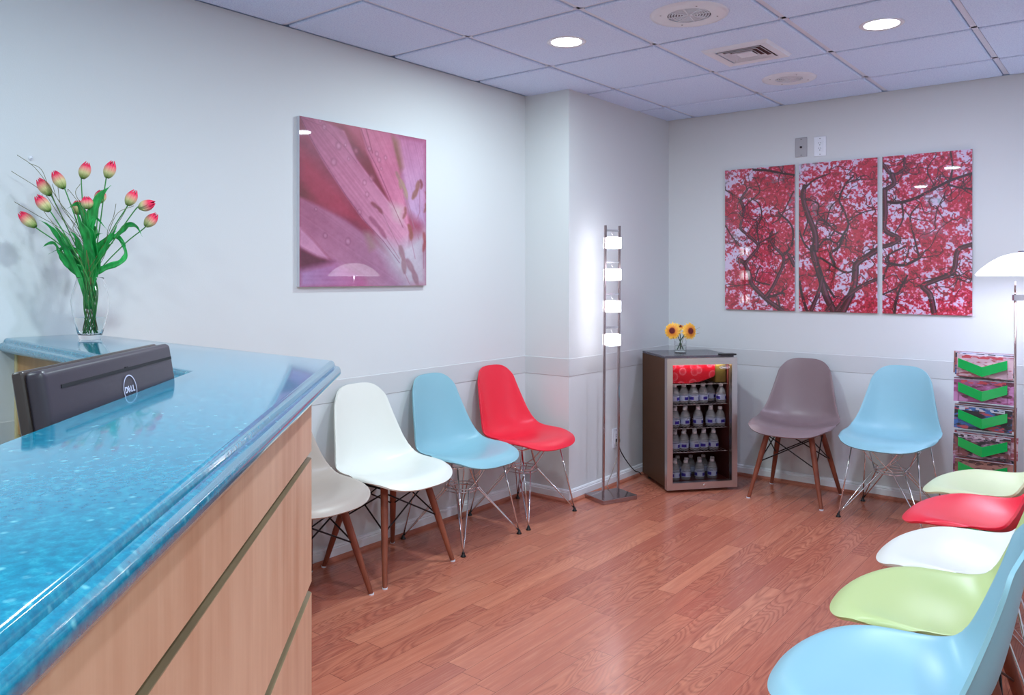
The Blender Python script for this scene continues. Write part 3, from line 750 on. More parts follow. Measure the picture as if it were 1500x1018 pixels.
bm = bmesh.new(); box(bm, XL+.001+1.2, XL+.020+1.2, 1.05-.7, 1.092-.7, 0, DT-.045); obj('end_panel', bm, m_maple('maple_edge', rgb(206, 182, 130), rgb(222, 200, 150)), desk)
bm = bmesh.new(); box(bm, XL+.020+1.2, -1.66+1.2, 1.055-.7, 1.082-.7, .80, DT-.045); obj('inner_panel', bm, M_MAPLEIN, desk)
Pd = [(XL+.002, 1.05), (XL+.002, .35), (-1.55, .30), (-.75, -.52), diag(off0-.07, 2.2), diag(off0-.07, .12)]
bm = bmesh.new(); prism(bm, [(x+1.2, y-.7) for x, y in Pd], .72, .75); obj('work_surface', bm, M_COUNTER, desk)
bm = bmesh.new(); box(bm, -2.9+1.2, -2.88+1.2, .40-.7, 1.0-.7, 0, .72); box(bm, -1.0+1.2, -.96+1.2, -.25-.7, -.21-.7, 0, .72); obj('support_leg', bm, M_MAPLEIN, desk)

# ------------------------------------------------------------------ monitor
ml, mr = Vector((-1.277, .470)), Vector((-1.596, .838))
mu = (mr-ml).normalized(); mw = (mr-ml).length; mc = (ml+mr)/2
mon = thing('computer_monitor', 'black widescreen computer monitor seen from behind, behind the reception worktop', 'monitor', (mc.x, mc.y, .75), math.atan2(mu.y, mu.x))
# local x runs from near end to far end; back of the monitor faces local -Y (toward the visitors)
TL = Matrix.Rotation(math.radians(-9), 4, 'X'); HT = 1.193-.75
def tilt(bm): bmesh.ops.transform(bm, matrix=Matrix.Translation((0, 0, HT)) @ TL, verts=bm.verts)
bm = bmesh.new(); box(bm, -mw/2, mw/2, .012, .030, -.345, 0, bev=.006, seg=3); tilt(bm)
M_MON = mat('monitor_plastic', rgb(54, 47, 56), 0.38)
obj('bezel', bm, mat('monitor_bezel', rgb(58, 48, 46), 0.3), mon, auto=35)
bm = bmesh.new(); box(bm, -mw/2+.002, mw/2-.002, -.016, .014, -.343, -.003, bev=.012, seg=4); tilt(bm); obj('back_cover', bm, M_MON, mon, auto=45)
bm = bmesh.new(); box(bm, -mw/2+.045, mw/2-.012, -.0172, -.0150, -.036, -.0305); box(bm, .02, .032, -.0170, -.0150, -.034, -.0285); tilt(bm); obj('vent_slot', bm, mat('black_slot', rgb(14, 10, 14), .6), mon)
M_LOGO = mat('silver_logo', rgb(190, 190, 212), 0.3)
bm = bmesh.new(); lx, lz, R_ = .026, -.070, .0265
ring_o = []
for k in range(48):
    a = 2*PI*k/48; ring_o.append([bm.verts.new((lx+rr*math.cos(a), -.0175, lz+rr*math.sin(a))) for rr in (R_, R_-.0022)])
for k in range(48): bm.faces.new((ring_o[k][0], ring_o[k][1], ring_o[(k+1) % 48][1], ring_o[(k+1) % 48][0]))
tilt(bm)
lg = obj('logo', bm, M_LOGO, mon)
for ch_, dx_, ro_ in (('D', -.0150, 0), ('E', -.0050, .6), ('L', .0055, 0), ('L', .0145, 0)):
    me = text_mesh(ch_, .0150, .0003, .0005)
    me.transform(Matrix.Translation((0, 0, HT)) @ TL @ Matrix.Translation((lx+dx_, -.0172, lz)) @ Matrix.Rotation(PI/2, 4, 'X') @ Matrix.Rotation(ro_, 4, 'Z')); link('logo_letter', me, M_LOGO, lg)
bm = bmesh.new(); box(bm, -.03, .03, -.03, -.012, .02, HT-.18, bev=.004); box(bm, -.11, .11, -.09, .10, 0, .012, bev=.004); box(bm, -.03, .03, -.03, .02, .008, .03)
obj('stand', bm, M_MON, mon)

# ------------------------------------------------------------------ glass
def m_glass(name, tint=(1, 1, 1, 1), gloss=0.1, refl=(1, 1, 1, 1), extra=0.0):
    m = bpy.data.materials.new(name); m.use_nodes = True; t = m.node_tree; t.nodes.clear()
    o = t.nodes.new('ShaderNodeOutputMaterial'); tr = t.nodes.new('ShaderNodeBsdfTransparent'); gl = t.nodes.new('ShaderNodeBsdfGlossy'); mx = t.nodes.new('ShaderNodeMixShader'); lw = t.nodes.new('ShaderNodeLayerWeight')
    tr.inputs[0].default_value = tint; gl.inputs['Roughness'].default_value = 0.02; gl.inputs[0].default_value = refl; lw.inputs[0].default_value = gloss
    ad = t.nodes.new('ShaderNodeMath'); ad.operation = 'ADD'; ad.inputs[1].default_value = extra; t.links.new(lw.outputs['Fresnel'], ad.inputs[0])
    t.links.new(ad.outputs[0], mx.inputs[0]); t.links.new(tr.outputs[0], mx.inputs[1]); t.links.new(gl.outputs[0], mx.inputs[2]); t.links.new(mx.outputs[0], o.inputs[0]); return m
M_VGLASS = mat('clear_glass', (1, 1, 1, 1), 0.0, trans=1, ior=1.2)
M_VWATER = mat('vase_water', (0.95, 1, 0.97, 1), 0.0, trans=1, ior=1.12)
M_PANE = m_glass('fridge_glass', (0.80, 0.76, 0.74, 1), 0.08, extra=0.0)
M_CLEARAC = m_glass('clear_acrylic', (0.93, 0.97, 0.95, 1), 0.25, extra=0.01)

# ------------------------------------------------------------------ tulips
VX, VY = -2.705, 1.175
rt = Vector((math.cos(YAW), math.sin(YAW), 0)); fw = Vector((-math.sin(YAW), math.cos(YAW), 0))
VA = YAW    # vase frame: local x = toward the right-hand chairs, local y = toward the wall
vase = thing('glass_vase', 'tall clear glass vase half filled with water on the teal worktop', 'vase', (VX, VY, DT), VA)
prof_o = [(.030, 0), (.0335, .004), (.041, .035), (.0505, .075), (.0565, .115), (.055, .145), (.045, .180), (.0395, .203)]
prof_i = [(.0375, .203), (.043, .180), (.053, .145), (.0545, .115), (.0485, .075), (.039, .037), (.030, .016), (.0001, .014)]
def smooth_prof(p, n=4): return [(q.x, q.y) for q in bez([(a, b, 0) for a, b in p], n)]
bm = bmesh.new(); lathe(bm, smooth_prof(prof_o)+smooth_prof(prof_i[:-1])+[prof_i[-1]], 48, cap1=False); obj('glass_body', bm, M_VGLASS, vase, smooth=True)
bm = bmesh.new(); wp = [(.0290, .0165), (.0375, .037), (.0465, .072)]; lathe(bm, smooth_prof(wp), 40); obj('water', bm, M_VWATER, vase, auto=50)
def bloom_mat(name, lo, mid, hi):
    m = mat(name, mid, 0.5, spec=0.3); t = NT(m); sep = t.n('ShaderNodeSeparateXYZ'); t.l(t.obj(), sep.inputs[0])
    f = t.math('ADD', t.math('DIVIDE', sep.outputs[2], .060), t.math('MULTIPLY', t.noise(t.scale(t.obj(), 300, 300, 8), 1, 2).outputs[0], .12))
    t.l(t.ramp(f, [(0.10, lo), (0.38, mid), (0.62, rgb(224, 130, 124)), (0.78, hi)]), t.b.inputs['Base Color']); return m
M_BLOOM = bloom_mat('tulip_petal', rgb(118, 148, 72), rgb(206, 196, 140), rgb(226, 44, 84))
M_STEM = mat('tulip_stem', rgb(52, 128, 56), 0.5)
def leafmat():
    m = mat('tulip_leaf', rgb(20, 130, 52), 0.38, spec=0.5); t = NT(m)
    n = t.noise(t.scale(t.obj(), 60, 60, 14), 1, 3); t.l(t.ramp(n.outputs[0], [(0.3, rgb(6, 104, 36)), (0.7, rgb(36, 164, 76))]), t.b.inputs['Base Color']); return m
M_LEAF = leafmat()
def bloom_bm(seed, Lh=.060, R=.0185):
    r = random.Random(seed); bm = bmesh.new()
    for k in range(6):
        inner = k % 2; a0 = k*PI/3+r.uniform(-.08, .08); rr = R*(0.90 if inner else 1.0); hh = Lh*(r.uniform(.93, 1.0)); nu, nv = 10, 6; G = []
        for i in range(nu+1):
            u = i/nu; z = hh*u; rad = rr*(math.sin(PI*min(1, (u*0.90+0.055)))**0.7)*(1-.10*u)+.0015
            half = (0.72*(1-u**6)+.10)
            G.append([bm.verts.new(((rad+(-.0012*abs(v))*1)*math.cos(a0+v*half), (rad)*math.sin(a0+v*half), z-.004*abs(v)**2*u)) for v in [(-1+2*j/nv) for j in range(nv+1)]])
        for i in range(nu):
            for j in range(nv): bm.faces.new((G[i][j], G[i][j+1], G[i+1][j+1], G[i+1][j]))
    bmesh.ops.recalc_face_normals(bm, faces=bm.faces); bmesh.ops.solidify(bm, geom=bm.faces[:], thickness=.0008)
    return bm
KP = 447.0
def cp(cx, cy, d=0.0):   # bouquet tracing units (5.09 per pixel) -> vase frame metres
    px, py = 30+cx/5.09, 220+cy/5.09
    s = (2.62+d)/2.62
    return Vector(((px-155)/KP*s, d, .206+(1.33-DT-.206)+((405-py)/KP)*s))
def leaf_bm(pts, w, fold=.25, up=None):
    C = bez(pts, 6); n = len(C); bm = bmesh.new(); G = []
    for i, p in enumerate(C):
        t = (C[min(i+1, n-1)]-C[max(i-1, 0)]).normalized(); side = t.cross(Vector((0, 1, .15))).normalized(); nrm = side.cross(t)
        u = i/(n-1); ww = w*max(.04, (math.sin(PI*min(1, u*.9+.1))**.7)*(1-u**4)); row = []
        for v in (-1, -.5, 0, .5, 1):
            row.append(bm.verts.new(p+side*ww*v*(.9+.1*math.sin(i))+nrm*(-abs(v)*fold*ww)+nrm*math.sin(i*.9)*ww*.12*v))
        G.append(row)
    for i in range(n-1):
        for j in range(4): bm.faces.new((G[i][j], G[i][j+1], G[i+1][j+1], G[i+1][j]))
    bmesh.ops.recalc_face_normals(bm, faces=bm.faces); bmesh.ops.solidify(bm, geom=bm.faces[:], thickness=.0006)
    return bm
TUL = [  # base, tip, depth, label, leaves [(points, width)]
 ((265, 572), (150, 465), -.03, 'lowest tulip reaching left, at the far left of the vase', [([(570, 900), (500, 860), (440, 770), (420, 700)], .016), ([(430, 730), (400, 690), (350, 700), (310, 725)], .005)]),
 ((315, 335), (215, 215), .02, 'pink and cream tulip second from the top at far left, above another leaning tulip', [([(540, 900), (450, 820), (420, 740), (500, 700)], .014), ([(560, 890), (470, 700), (400, 610), (345, 555)], .013)]),
 ((395, 455), (305, 340), -.05, 'pink tulip leaning left just below the upper left one', [([(520, 820), (460, 640), (400, 560), (330, 520)], .010)]),
 ((440, 285), (360, 155), .0, 'large tulip leaning left, high between upper left and upright ones', [([(600, 900), (590, 780), (480, 720), (340, 775)], .009)]),
 ((530, 212), (560, 85), .04, 'upright tulip at the top middle of the vase', [([(600, 880), (560, 740), (520, 640), (470, 600)], .013), ([(560, 600), (540, 470), (500, 400), (420, 435)], .011)]),
 ((760, 208), (805, 80), .0, 'tallest upright tulip right of the middle with a long leaf below', [([(645, 700), (660, 560), (730, 360), (822, 260)], .018), ([(640, 720), (640, 600), (700, 500), (800, 600)], .007)]),
 ((620, 392), (622, 300), .07, 'small round tulip in the middle, partly behind another', [([(620, 880), (600, 720), (560, 600), (540, 420)], .009)]),
 ((655, 438), (652, 340), -.03, 'small tulip in front of the round middle one', [([(650, 860), (660, 640), (620, 540), (600, 455)], .018), ([(680, 800), (690, 640), (660, 560), (640, 450)], .012)]),
 ((450, 478), (430, 375), .08, 'small half hidden tulip at the back left of the bunch', [([(620, 660), (600, 590), (540, 560), (480, 585)], .008)]),
 ((890, 412), (945, 295), .02, 'slender tulip right of the tallest one', [([(680, 900), (700, 800), (760, 720), (800, 690)], .013), ([(640, 880), (650, 760), (690, 640), (740, 620)], .012), ([(660, 920), (680, 760), (760, 650), (820, 600)], .016), ([(790, 660), (850, 600), (900, 555), (960, 570), (1005, 645)], .009)]),
 ((1025, 430), (1148, 388), -.02, 'tulip lying nearly flat at the far right, upper of two', [([(670, 900), (720, 800), (790, 700), (860, 600), (880, 550)], .009)]),
 ((1012, 568), (1090, 472), .03, 'tulip at the far right, lower of two', [([(690, 910), (760, 870), (860, 830), (890, 760), (830, 670), (750, 640)], .010), ([(640, 880), (700, 730), (800, 640), (870, 690), (890, 745)], .011)]),
]
r_ = random.Random(3)
for k, (b0, t0, d, lab, leaves) in enumerate(TUL):
    t = thing('tulip', lab, 'tulip', (VX, VY, DT), VA, 'tulips in the glass vase')
    P0, P1_ = cp(*b0, d), cp(*t0, d*1.2)
    ax = (P1_-P0).normalized(); Ln = (P1_-P0).length
    q = Vector((0, 0, 1)).rotation_difference(ax)
    bo = obj('bloom', bloom_bm(k), M_BLOOM, t, smooth=True); bo.location = P0; bo.rotation_mode = 'QUATERNION'; bo.rotation_quaternion = q; bo.scale = (1, 1, Ln/.058)
    ang = k*2.4; neck = Vector((.017*math.cos(ang)*.8, .017*math.sin(ang), .20)); foot = Vector((.019*math.cos(ang+2.6), .019*math.sin(ang+2.6), .020)); mid = Vector((.018*math.cos(ang+.8), .018*math.sin(ang+.8), .10))
    mm = neck.lerp(P0, .55)+Vector((0, 0, .012)) if abs(P0.x) > .08 else neck.lerp(P0, .5)
    obj('stem', tube_bm(bez([foot, mid, neck, mm, P0-ax*.012, P0+ax*.002], 6), .0019, 7), M_STEM, t, smooth=True)
    for j, (pts, w) in enumerate(leaves):
        dd = d+r_.uniform(-.02, .02)-.015
        L_ = [cp(x, y, dd*min(1, max(0, (900-y)/300.0))) for x, y in pts]
        if pts[0][1] > 750: L_ = [Vector((.012*math.cos(ang), .012*math.sin(ang), .10)), Vector((L_[0].x*.55, L_[0].y*.4, .195))]+L_[0:]
        obj('leaf', leaf_bm(L_, w*1.15), M_LEAF, t, smooth=True)
M_TWIG = mat('dry_twig', rgb(104, 104, 60), 0.7)
TW = [[(640, 760), (480, 560), (330, 300), (230, 130), (125, 35)], [(600, 800), (420, 500), (290, 260), (220, 140), (145, 95)], [(580, 800), (400, 480), (240, 310), (40, 155)], [(600, 820), (420, 620), (260, 480), (95, 385)], [(640, 800), (500, 600), (420, 430), (370, 270)],
      [(600, 700), (520, 540), (400, 380), (355, 255)], [(640, 700), (560, 450), (430, 300), (440, 310)], [(700, 760), (720, 600), (750, 500), (800, 400)], [(700, 800), (760, 600), (820, 490), (870, 405)], [(660, 800), (520, 700), (430, 760), (325, 665)], [(700, 760), (780, 620), (870, 470), (915, 415)],
      [(620, 760), (540, 600), (500, 500), (480, 380)], [(560, 760), (330, 500), (250, 430), (230, 330)], [(640, 760), (600, 500), (560, 330), (530, 250)]]
TWL = ['dry twig arching highest to the upper left', 'dry twig just below the highest one at upper left', 'dry twig reaching farthest left below the top ones', 'dry twig slanting left above the lowest tulip', 'dry twig rising between the upper left tulips and the upright one',
       'thin dry twig left of the upright top tulip', 'short dry twig beside the half hidden tulip', 'dry twig rising just right of the long broad leaf', 'dry twig in front of the slender right tulip stem', 'low dry twig at left below the leaning leaves', 'dry twig ending right of the slender right tulip', 'short upright dry twig in the middle of the bunch', 'bent dry twig under the two left tulips', 'dry twig beside the upright middle tulip stem']
for k, (pts, lab) in enumerate(zip(TW, TWL)):
    L_ = [cp(x, y, r_.uniform(-.03, .05)) for x, y in pts]; a = k*1.7
    L_ = [Vector((.02*math.cos(a), .02*math.sin(a), .03)), Vector((.014*math.cos(a+2), .014*math.sin(a+2), .19))]+L_
    o = obj('dry_twig', tube_bm(bez(L_, 5), [.0010]*6+[.0009]*(5*(len(L_)-1)+1-6), 5), M_TWIG, None, smooth=True); o.location = (VX, VY, DT); o.rotation_euler = (0, 0, VA)
    tag(o, lab, 'twig', 'twigs in the tulip vase')

# ------------------------------------------------------------------ tall chrome lamp with four glass cubes
lamp = thing('floor_lamp', 'tall chrome ladder floor lamp with four glowing glass cubes by the pillar', 'floor lamp', (-2.505, 4.09, 0), math.radians(69))
obj('base', B(-.125, .125, -.095, .095, 0, .028, bev=.003), M_DKCHROME, lamp)
LT = 1.635
lean = Vector((.020, .012))
def lx_(x, z): return Vector((x*(1-.06*z/LT)+.014*z/LT, 0+.0*z, z))
for s in (-1, 1):
    a, b = lx_(s*.056, .028), lx_(s*.056, LT); ps = [a, b]
    bm = bmesh.new(); q = bmesh.ops.create_cube(bm, size=1)
    for v in q['verts']:
        p = b if v.co.z > 0 else a; v.co = Vector((p.x+v.co.x*2*.0065, p.y+v.co.y*2*.0065, p.z))
    bmesh.ops.bevel(bm, geom=bm.edges[:], offset=.0015, segments=2, affect='EDGES')
    obj('post', bm, M_DKCHROME, lamp)
M_CUBE = bpy.data.materials.new('glowing_glass'); M_CUBE.use_nodes = True
_t = NT(M_CUBE); _t.b.inputs['Base Color'].default_value = (1, 1, 1, 1); _t.b.inputs['Roughness'].default_value = .1; _t.b.inputs['Transmission Weight'].default_value = 0.6
_n = _t.noise(_t.obj(), 90, 3, .7); _t.l(_t.ramp(_n.outputs[0], [(.35, (.6, .62, .7, 1)), (.55, (1, 1, 1, 1))]), _t.b.inputs['Emission Color']); _t.b.inputs['Emission Strength'].default_value = 1.5
RUNGS = [1.605, 1.415, 1.225, 1.025]
for k, z in enumerate(RUNGS):
    a, b = lx_(-.056, z), lx_(.056, z)
    rg = obj('rung', B(a.x, b.x, -.004, .004, z-.006, z+.006, bev=.001), M_CHROME, lamp)
    c = (a+b)/2; zc = z-.075
    obj('wire', tube_bm(bez([(c.x, 0, z-.006), (c.x-.006, 0, z-.018), (c.x+.004, 0, z-.028), (c.x, 0, z-.040)], 5), .0012, 6), M_STEEL, rg)
    sh = obj('glass_shade', B(c.x-.042, c.x+.042, -.038, .038, zc-.034, zc+.036, bev=.008, seg=3), M_CUBE, lamp, auto=50)
    wp_ = lamp.matrix_basis @ Vector((c.x, 0, zc)) if False else Matrix.Translation((-2.505, 4.09, 0)) @ Matrix.Rotation(math.radians(69), 4, 'Z') @ Vector((c.x, 0, zc))
    point('cube_bulb', wp_, .03, W_CUBE, (.90, .90, 1.0))
M_CUBE.node_tree.nodes['Principled BSDF'].inputs['Alpha'].default_value = 1
# cords
bm = bmesh.new(); tube(bm, bez([(XP+.02, 4.40, .275), (XP+.028, 4.42, .21), (XP+.035, 4.50, .12), (XP+.040, 4.58, .055), (XP+.045, 4.62, .04), (-2.61, 4.645, .02)], 8), .0035, 8)
pc = thing('power_cord', 'black power cord running from the low outlet to the fridge', 'power cord', (XP, 4.4, 0))
o = obj('cable', bm, M_BLACK, pc, smooth=True); o.location = (-XP, -4.4, 0)
o = obj('plug', B(XP+.009, XP+.03, 4.388, 4.412, .268, .292, bev=.004), M_BLACK, pc); o.location = (-XP, -4.4, 0)
pc = thing('power_cord', 'pale thin cord hanging from the low outlet to the tall lamp base', 'power cord', (XP, 4.38, 0))
bm = bmesh.new(); tube(bm, bez([(XP+.02, 4.382, .275), (XP+.032, 4.375, .20), (XP+.038, 4.30, .10), (XP+.050, 4.22, .04), (-2.57, 4.17, .034)], 8), .0025, 8)
o = obj('cable', bm, mat('pale_cord', rgb(150, 138, 126), .4), pc, smooth=True); o.location = (-XP, -4.38, 0)

# ------------------------------------------------------------------ dome floor lamp
DX, DY = -.452, 4.63
dl = thing('floor_lamp', 'floor lamp with a white glass dome shade and slim brown posts at right edge', 'floor lamp', (DX, DY, 0), YAW)
M_DOME = mat('lit_opal_glass', rgb(245, 246, 255), .25, emit=(.95, .97, 1, 1), estr=2.6)
bm = bmesh.new()
dome = [(.236, 1.338), (.225, 1.352), (.20, 1.376), (.165, 1.403), (.12, 1.428), (.07, 1.443), (.02, 1.450)]
dome_s = smooth_prof([(r*.955, z) for r, z in dome], 4); lathe(bm, dome_s+[(r*.985-.001 if r > .01 else r, z-.004) for r, z in dome_s[::-1]], 64, cap0=False, cap1=False)
vs = bm.verts[:]
obj('dome_shade', bm, M_DOME, dl, smooth=True)
bm = bmesh.new(); lathe(bm, [(.045, 1.4475), (.040, 1.455), (.012, 1.460), (.010, 1.470), (.0001, 1.474)], 24, cap1=False); obj('cap', bm, M_CHROME, dl, auto=40)
for k in range(3):
    a = math.radians(180+k*120); px_, py_ = .062*math.cos(a), .062*math.sin(a)
    bm = bmesh.new(); tube(bm, [(px_, py_, .02), (px_, py_, 1.24)], .0055, 10); tube(bm, [(px_, py_, 1.24), (px_, py_, 1.30), (px_+.002, py_, 1.305)], [.004, .004, .001], 8); obj('post', bm, M_BRONZE, dl, smooth=True)
bm = bmesh.new(); tube(bm, [(0, 0, .02), (0, 0, 1.452)], .006, 12); obj('centre_stem', bm, M_CHROME, dl, smooth=True)
bm = bmesh.new()
for k in range(3):
    a = math.radians(180+k*120); M = Matrix.Rotation(a, 4, 'Z'); box(bm, 0, .072, -.008, .008, 1.212, 1.240, M=M); 
obj('collar', bm, M_CHROME, dl)
bm = bmesh.new(); lathe(bm, [(.14, 0), (.142, .01), (.135, .018), (.02, .024)], 48); obj('base', bm, M_CHROME, dl, auto=40)
point('dome_bulb', (DX, DY, 1.385), .05, W_DOME, (.74, .77, 1.0))

# ------------------------------------------------------------------ drinks fridge
FO = (-2.312, 4.718, 0); FR = math.atan2(.7693, .6389)
fr = thing('drinks_fridge', 'small glass door drinks fridge full of water bottles in the corner', 'fridge', FO, FR)
W2, D0, D1 = .230, -.178, .20      # half width, body front y, back y
def fobj(name, bm, m, par=fr, **k): return obj(name, bm, m, par, **k)
M_INNER = mat('fridge_interior', rgb(78, 32, 28), .4)
bm = bmesh.new(); t_w = .03
for a in ((-W2, -W2+t_w, D0, D1, .03, .822), (W2-t_w, W2, D0, D1, .03, .822), (-W2+t_w, W2-t_w, D1-t_w, D1, .03, .822), (-W2+t_w, W2-t_w, D0, D1, .03, .055)): box(bm, *a)
fobj('cabinet_shell', bm, M_FRIDGE)
fobj('top_panel', B(-W2-.001, W2+.001, D0-.002, D1, .8225, .838, bev=.003), M_FRTOP)
bm = bmesh.new()
box(bm, -W2+t_w, -W2+t_w+.003, D0+.004, D1-t_w, .055, .8225); box(bm, W2-t_w-.003, W2-t_w, D0+.004, D1-t_w, .055, .8225); box(bm, -W2+t_w+.003, W2-t_w-.003, D1-t_w-.003, D1-t_w, .055, .8225); box(bm, -W2+t_w+.003, W2-t_w-.003, D0+.004, D1-t_w-.003, .055, .058)
box(bm, -W2+t_w+.003, W2-t_w-.003, D0+.004, D1-t_w-.003, .815, .8224)
fobj('liner', bm, M_INNER)
door = fobj('door', None or (lambda b: b)(bmesh.new()), M_STEEL) if False else None
bm = bmesh.new(); y0, y1 = -.222, -.184; zo0, zo1 = .018, .826; fwid, fb = .036, .036
def frame_piece(P):  # mitred bar, polygon in xz
    a = [bm.verts.new((x, y0, z)) for x, z in P]; b = [bm.verts.new((x, y1, z)) for x, z in P]; n = len(P)
    bm.faces.new(a); bm.faces.new(b[::-1])
    for k in range(n): bm.faces.new((a[k], b[k], b[(k+1) % n], a[(k+1) % n]))
xo, xi, zi0, zi1 = .233, .233-fwid, zo0+.042, zo1-.042
g = .0006
frame_piece([(-xo, zo1), (xo, zo1), (xi, zi1), (-xi, zi1)]); frame_piece([(-xo, zo0), (xo, zo0), (xi, zi0), (-xi, zi0)])
frame_piece([(-xo, zo0+g), (-xo, zo1-g), (-xi, zi1-g), (-xi, zi0+g)]); frame_piece([(xo, zo0+g), (xo, zo1-g), (xi, zi1-g), (xi, zi0+g)])
door = fobj('door', bm, M_STEEL)
obj('door_glass', B(-xi, xi, -.212, -.206, zi0, zi1), M_PANE, door)
bm = bmesh.new(); lathe(bm, [(.009, .222), (.008, .226), (.004, .2265)], 20, M=Matrix.Translation((.012, 0, zo0+.021)) @ Matrix.Rotation(PI/2, 4, 'X')); obj('lock', bm, M_CHROME, door)
obj('gasket', B(-.228, .228, -.184, -.1782, .03, .82), M_BLACK, door) if False else None
bm = bmesh.new(); box(bm, .13, .232, -.215, -.165, .826+.0122, .826+.022, bev=.002); fobj('hinge_cover', bm, M_BLACK)
bm = bmesh.new()
for sx in (-1, 1):
    for y in (-.15, .16): lathe(bm, [(.016, 0), (.016, .032)], 16, sx*.19, y)
fobj('feet', bm, M_BLACK)
# logo on glass
bm = bmesh.new(); P = []
for k in range(40):
    a = 2*PI*k/40; P.append([bm.verts.new((.152+q*math.cos(a)*.034, -.2128, .765+q*math.sin(a)*.0105)) for q in (1, .88)])
for k in range(40): bm.faces.new((P[k][0], P[k][1], P[(k+1) % 40][1], P[(k+1) % 40][0]))
lgo = obj('logo', bm, M_WHITE, door)
me = text_mesh('Danby', .017, .0002, .0004); me.transform(Matrix.Translation((.152, -.2128, .765)) @ Matrix.Rotation(PI/2, 4, 'X')); link('logo_text', me, M_WHITE, lgo)
SHZ = [.535, .388, .240, .0585]
for z in [.662]+SHZ[:3]:
    bm = bmesh.new(); y_0, y_1 = D0+.012, D1-t_w-.006; x_0 = W2-t_w-.006
    for k in range(17): x = -x_0+.01+(2*x_0-.02)*k/16; tube(bm, [(x, y_0, z-.003), (x, y_1, z-.003)], .0016, 6)
    for y in (y_0, (y_0+y_1)/2, y_1): tube(bm, [(-x_0, y, z-.006), (x_0, y, z-.006)], .0022, 6)
    fobj('wire_shelf', bm, M_STEEL)
FM = Matrix.Translation(FO) @ Matrix.Rotation(FR, 4, 'Z')
fl = area('fridge_led', FM @ Vector((0, -.16, .812)), .30, 4.0, (.9, .93, 1)); fl.data.shape = 'RECTANGLE'; fl.data.size = .34; fl.data.size_y = .02; fl.rotation_euler = (math.radians(25), 0, FR)
# bottles
M_BOT = bpy.data.materials.new('clear_bottle'); M_BOT.use_nodes = True
_n = M_BOT.node_tree; _b = _n.nodes['Principled BSDF']; _b.inputs['Base Color'].default_value = (.80, .88, .96, 1); _b.inputs['Roughness'].default_value = .08; _b.inputs['Alpha'].default_value = .20; _b.inputs['Specular IOR Level'].default_value = 1.0
M_CAP = mat('bottle_cap', rgb(214, 210, 218), .4)
def labmat():
    m = mat('bottle_label', rgb(200, 215, 235), .35); t = NT(m); sep = t.n('ShaderNodeSeparateXYZ'); t.l(t.obj(), sep.inputs[0])
    an = t.math('ARCTAN2', sep.outputs[1], sep.outputs[0])
    s = t.math('FRACT', t.math('MULTIPLY', an, .478)); blk = t.math('MULTIPLY', t.math('GREATER_THAN', s, .45), t.math('LESS_THAN', s, .93))
    zz = t.math('MULTIPLY', t.math('GREATER_THAN', sep.outputs[2], .0235), t.math('LESS_THAN', sep.outputs[2], .042))
    t.l(t.mix(t.math('MULTIPLY', blk, zz), rgb(186, 204, 236), rgb(52, 44, 160)), t.b.inputs['Base Color']); return m
M_LABEL = labmat()
bm = bmesh.new(); lathe(bm, smooth_prof([(.026, 0), (.0295, .004), (.0305, .018), (.0295, .028), (.0305, .048), (.0300, .064), (.022, .084), (.0135, .099), (.0110, .106)], 3), 20); me_b = None
bt = thing('water_bottle', 'x', 'bottle', (0, 0, 0), 0, 'water bottles in the fridge')
obj('bottle_body', bm, M_BOT, bt, smooth=True)
bm = bmesh.new(); lathe(bm, [(.0135, .104), (.0135, .117), (.012, .119)], 18); obj('cap', bm, M_CAP, bt, auto=40)
bm = bmesh.new(); lathe(bm, [(.0310, .019), (.0313, .033), (.0310, .050)], 24, cap0=False, cap1=False); obj('paper_label', bm, M_LABEL, bt, smooth=True)
ROWS = [[-.148, -.084, -.020, .046, .165], [-.146, -.076, .010, .098, .160], [-.146, -.084, -.013, .050, .115], [-.146, -.070, .020, .108]]
SN = ['top', 'second', 'third', 'bottom']; NTH = ['first', 'second', 'third', 'fourth', 'fifth']
first = True
for si, row in enumerate(ROWS):
    for rw in range(2 if si < 3 else 3):
        for bi, x in enumerate(row):
            xx = x + (.0 if rw == 0 else (.030 if rw == 1 else .0)); yy = -.135+rw*.066+((bi % 2)*.006 if rw == 0 else 0)
            if xx > .168: xx -= .035
            if rw == 1 and si == 1 and bi == 4: continue
            if rw == 1 and si == 0 and bi == 4: xx = .125
            lab = 'small water bottle, %s from left in the %s row of the %s bottle shelf' % (NTH[bi], ['front', 'middle' if si == 3 else 'back', 'rear'][rw], SN[si])
            loc = FM @ Vector((xx, yy, SHZ[si]))
            rz = FR+random.uniform(-.9, .9)
            if first: bt.location = loc; bt.rotation_euler = (0, 0, rz); bt['label'] = lab; first = False
            else: dup(bt, loc, rz, lab)
# packets above the bottles
def redmat():
    m = mat('red_packet', rgb(205, 14, 40), .4); t = NT(m)
    v = t.n('ShaderNodeTexVoronoi'); v.inputs['Scale'].default_value = 17; v.inputs['Randomness'].default_value = .7; t.l(t.obj(), v.inputs['Vector'])
    n = t.noise(t.obj(), 90, 3)
    rr = t.ramp(v.outputs['Distance'], [(0.0, (0, 0, 0, 1)), (.30, (.15, .15, .15, 1)), (.42, (.6, .6, .6, 1)), (.50, (0, 0, 0, 1))])
    t.l(t.mix(t.math('MULTIPLY', rr, t.math('MULTIPLY', n.outputs[0], 1.3)), rgb(205, 14, 40), rgb(240, 150, 170)), t.b.inputs['Base Color']); return m
bm = bmesh.new(); P = [(-.195, .672), (-.195, .808), (.115, .808), (.115, .712), (.02, .680), (-.06, .672)]
a = [bm.verts.new((x, -.160, z)) for x, z in P]; b = [bm.verts.new((x, -.03, z)) for x, z in P]; n = len(P)
bm.faces.new(a); bm.faces.new(b[::-1])
for k in range(n): bm.faces.new((a[k], b[k], b[(k+1) % n], a[(k+1) % n]))
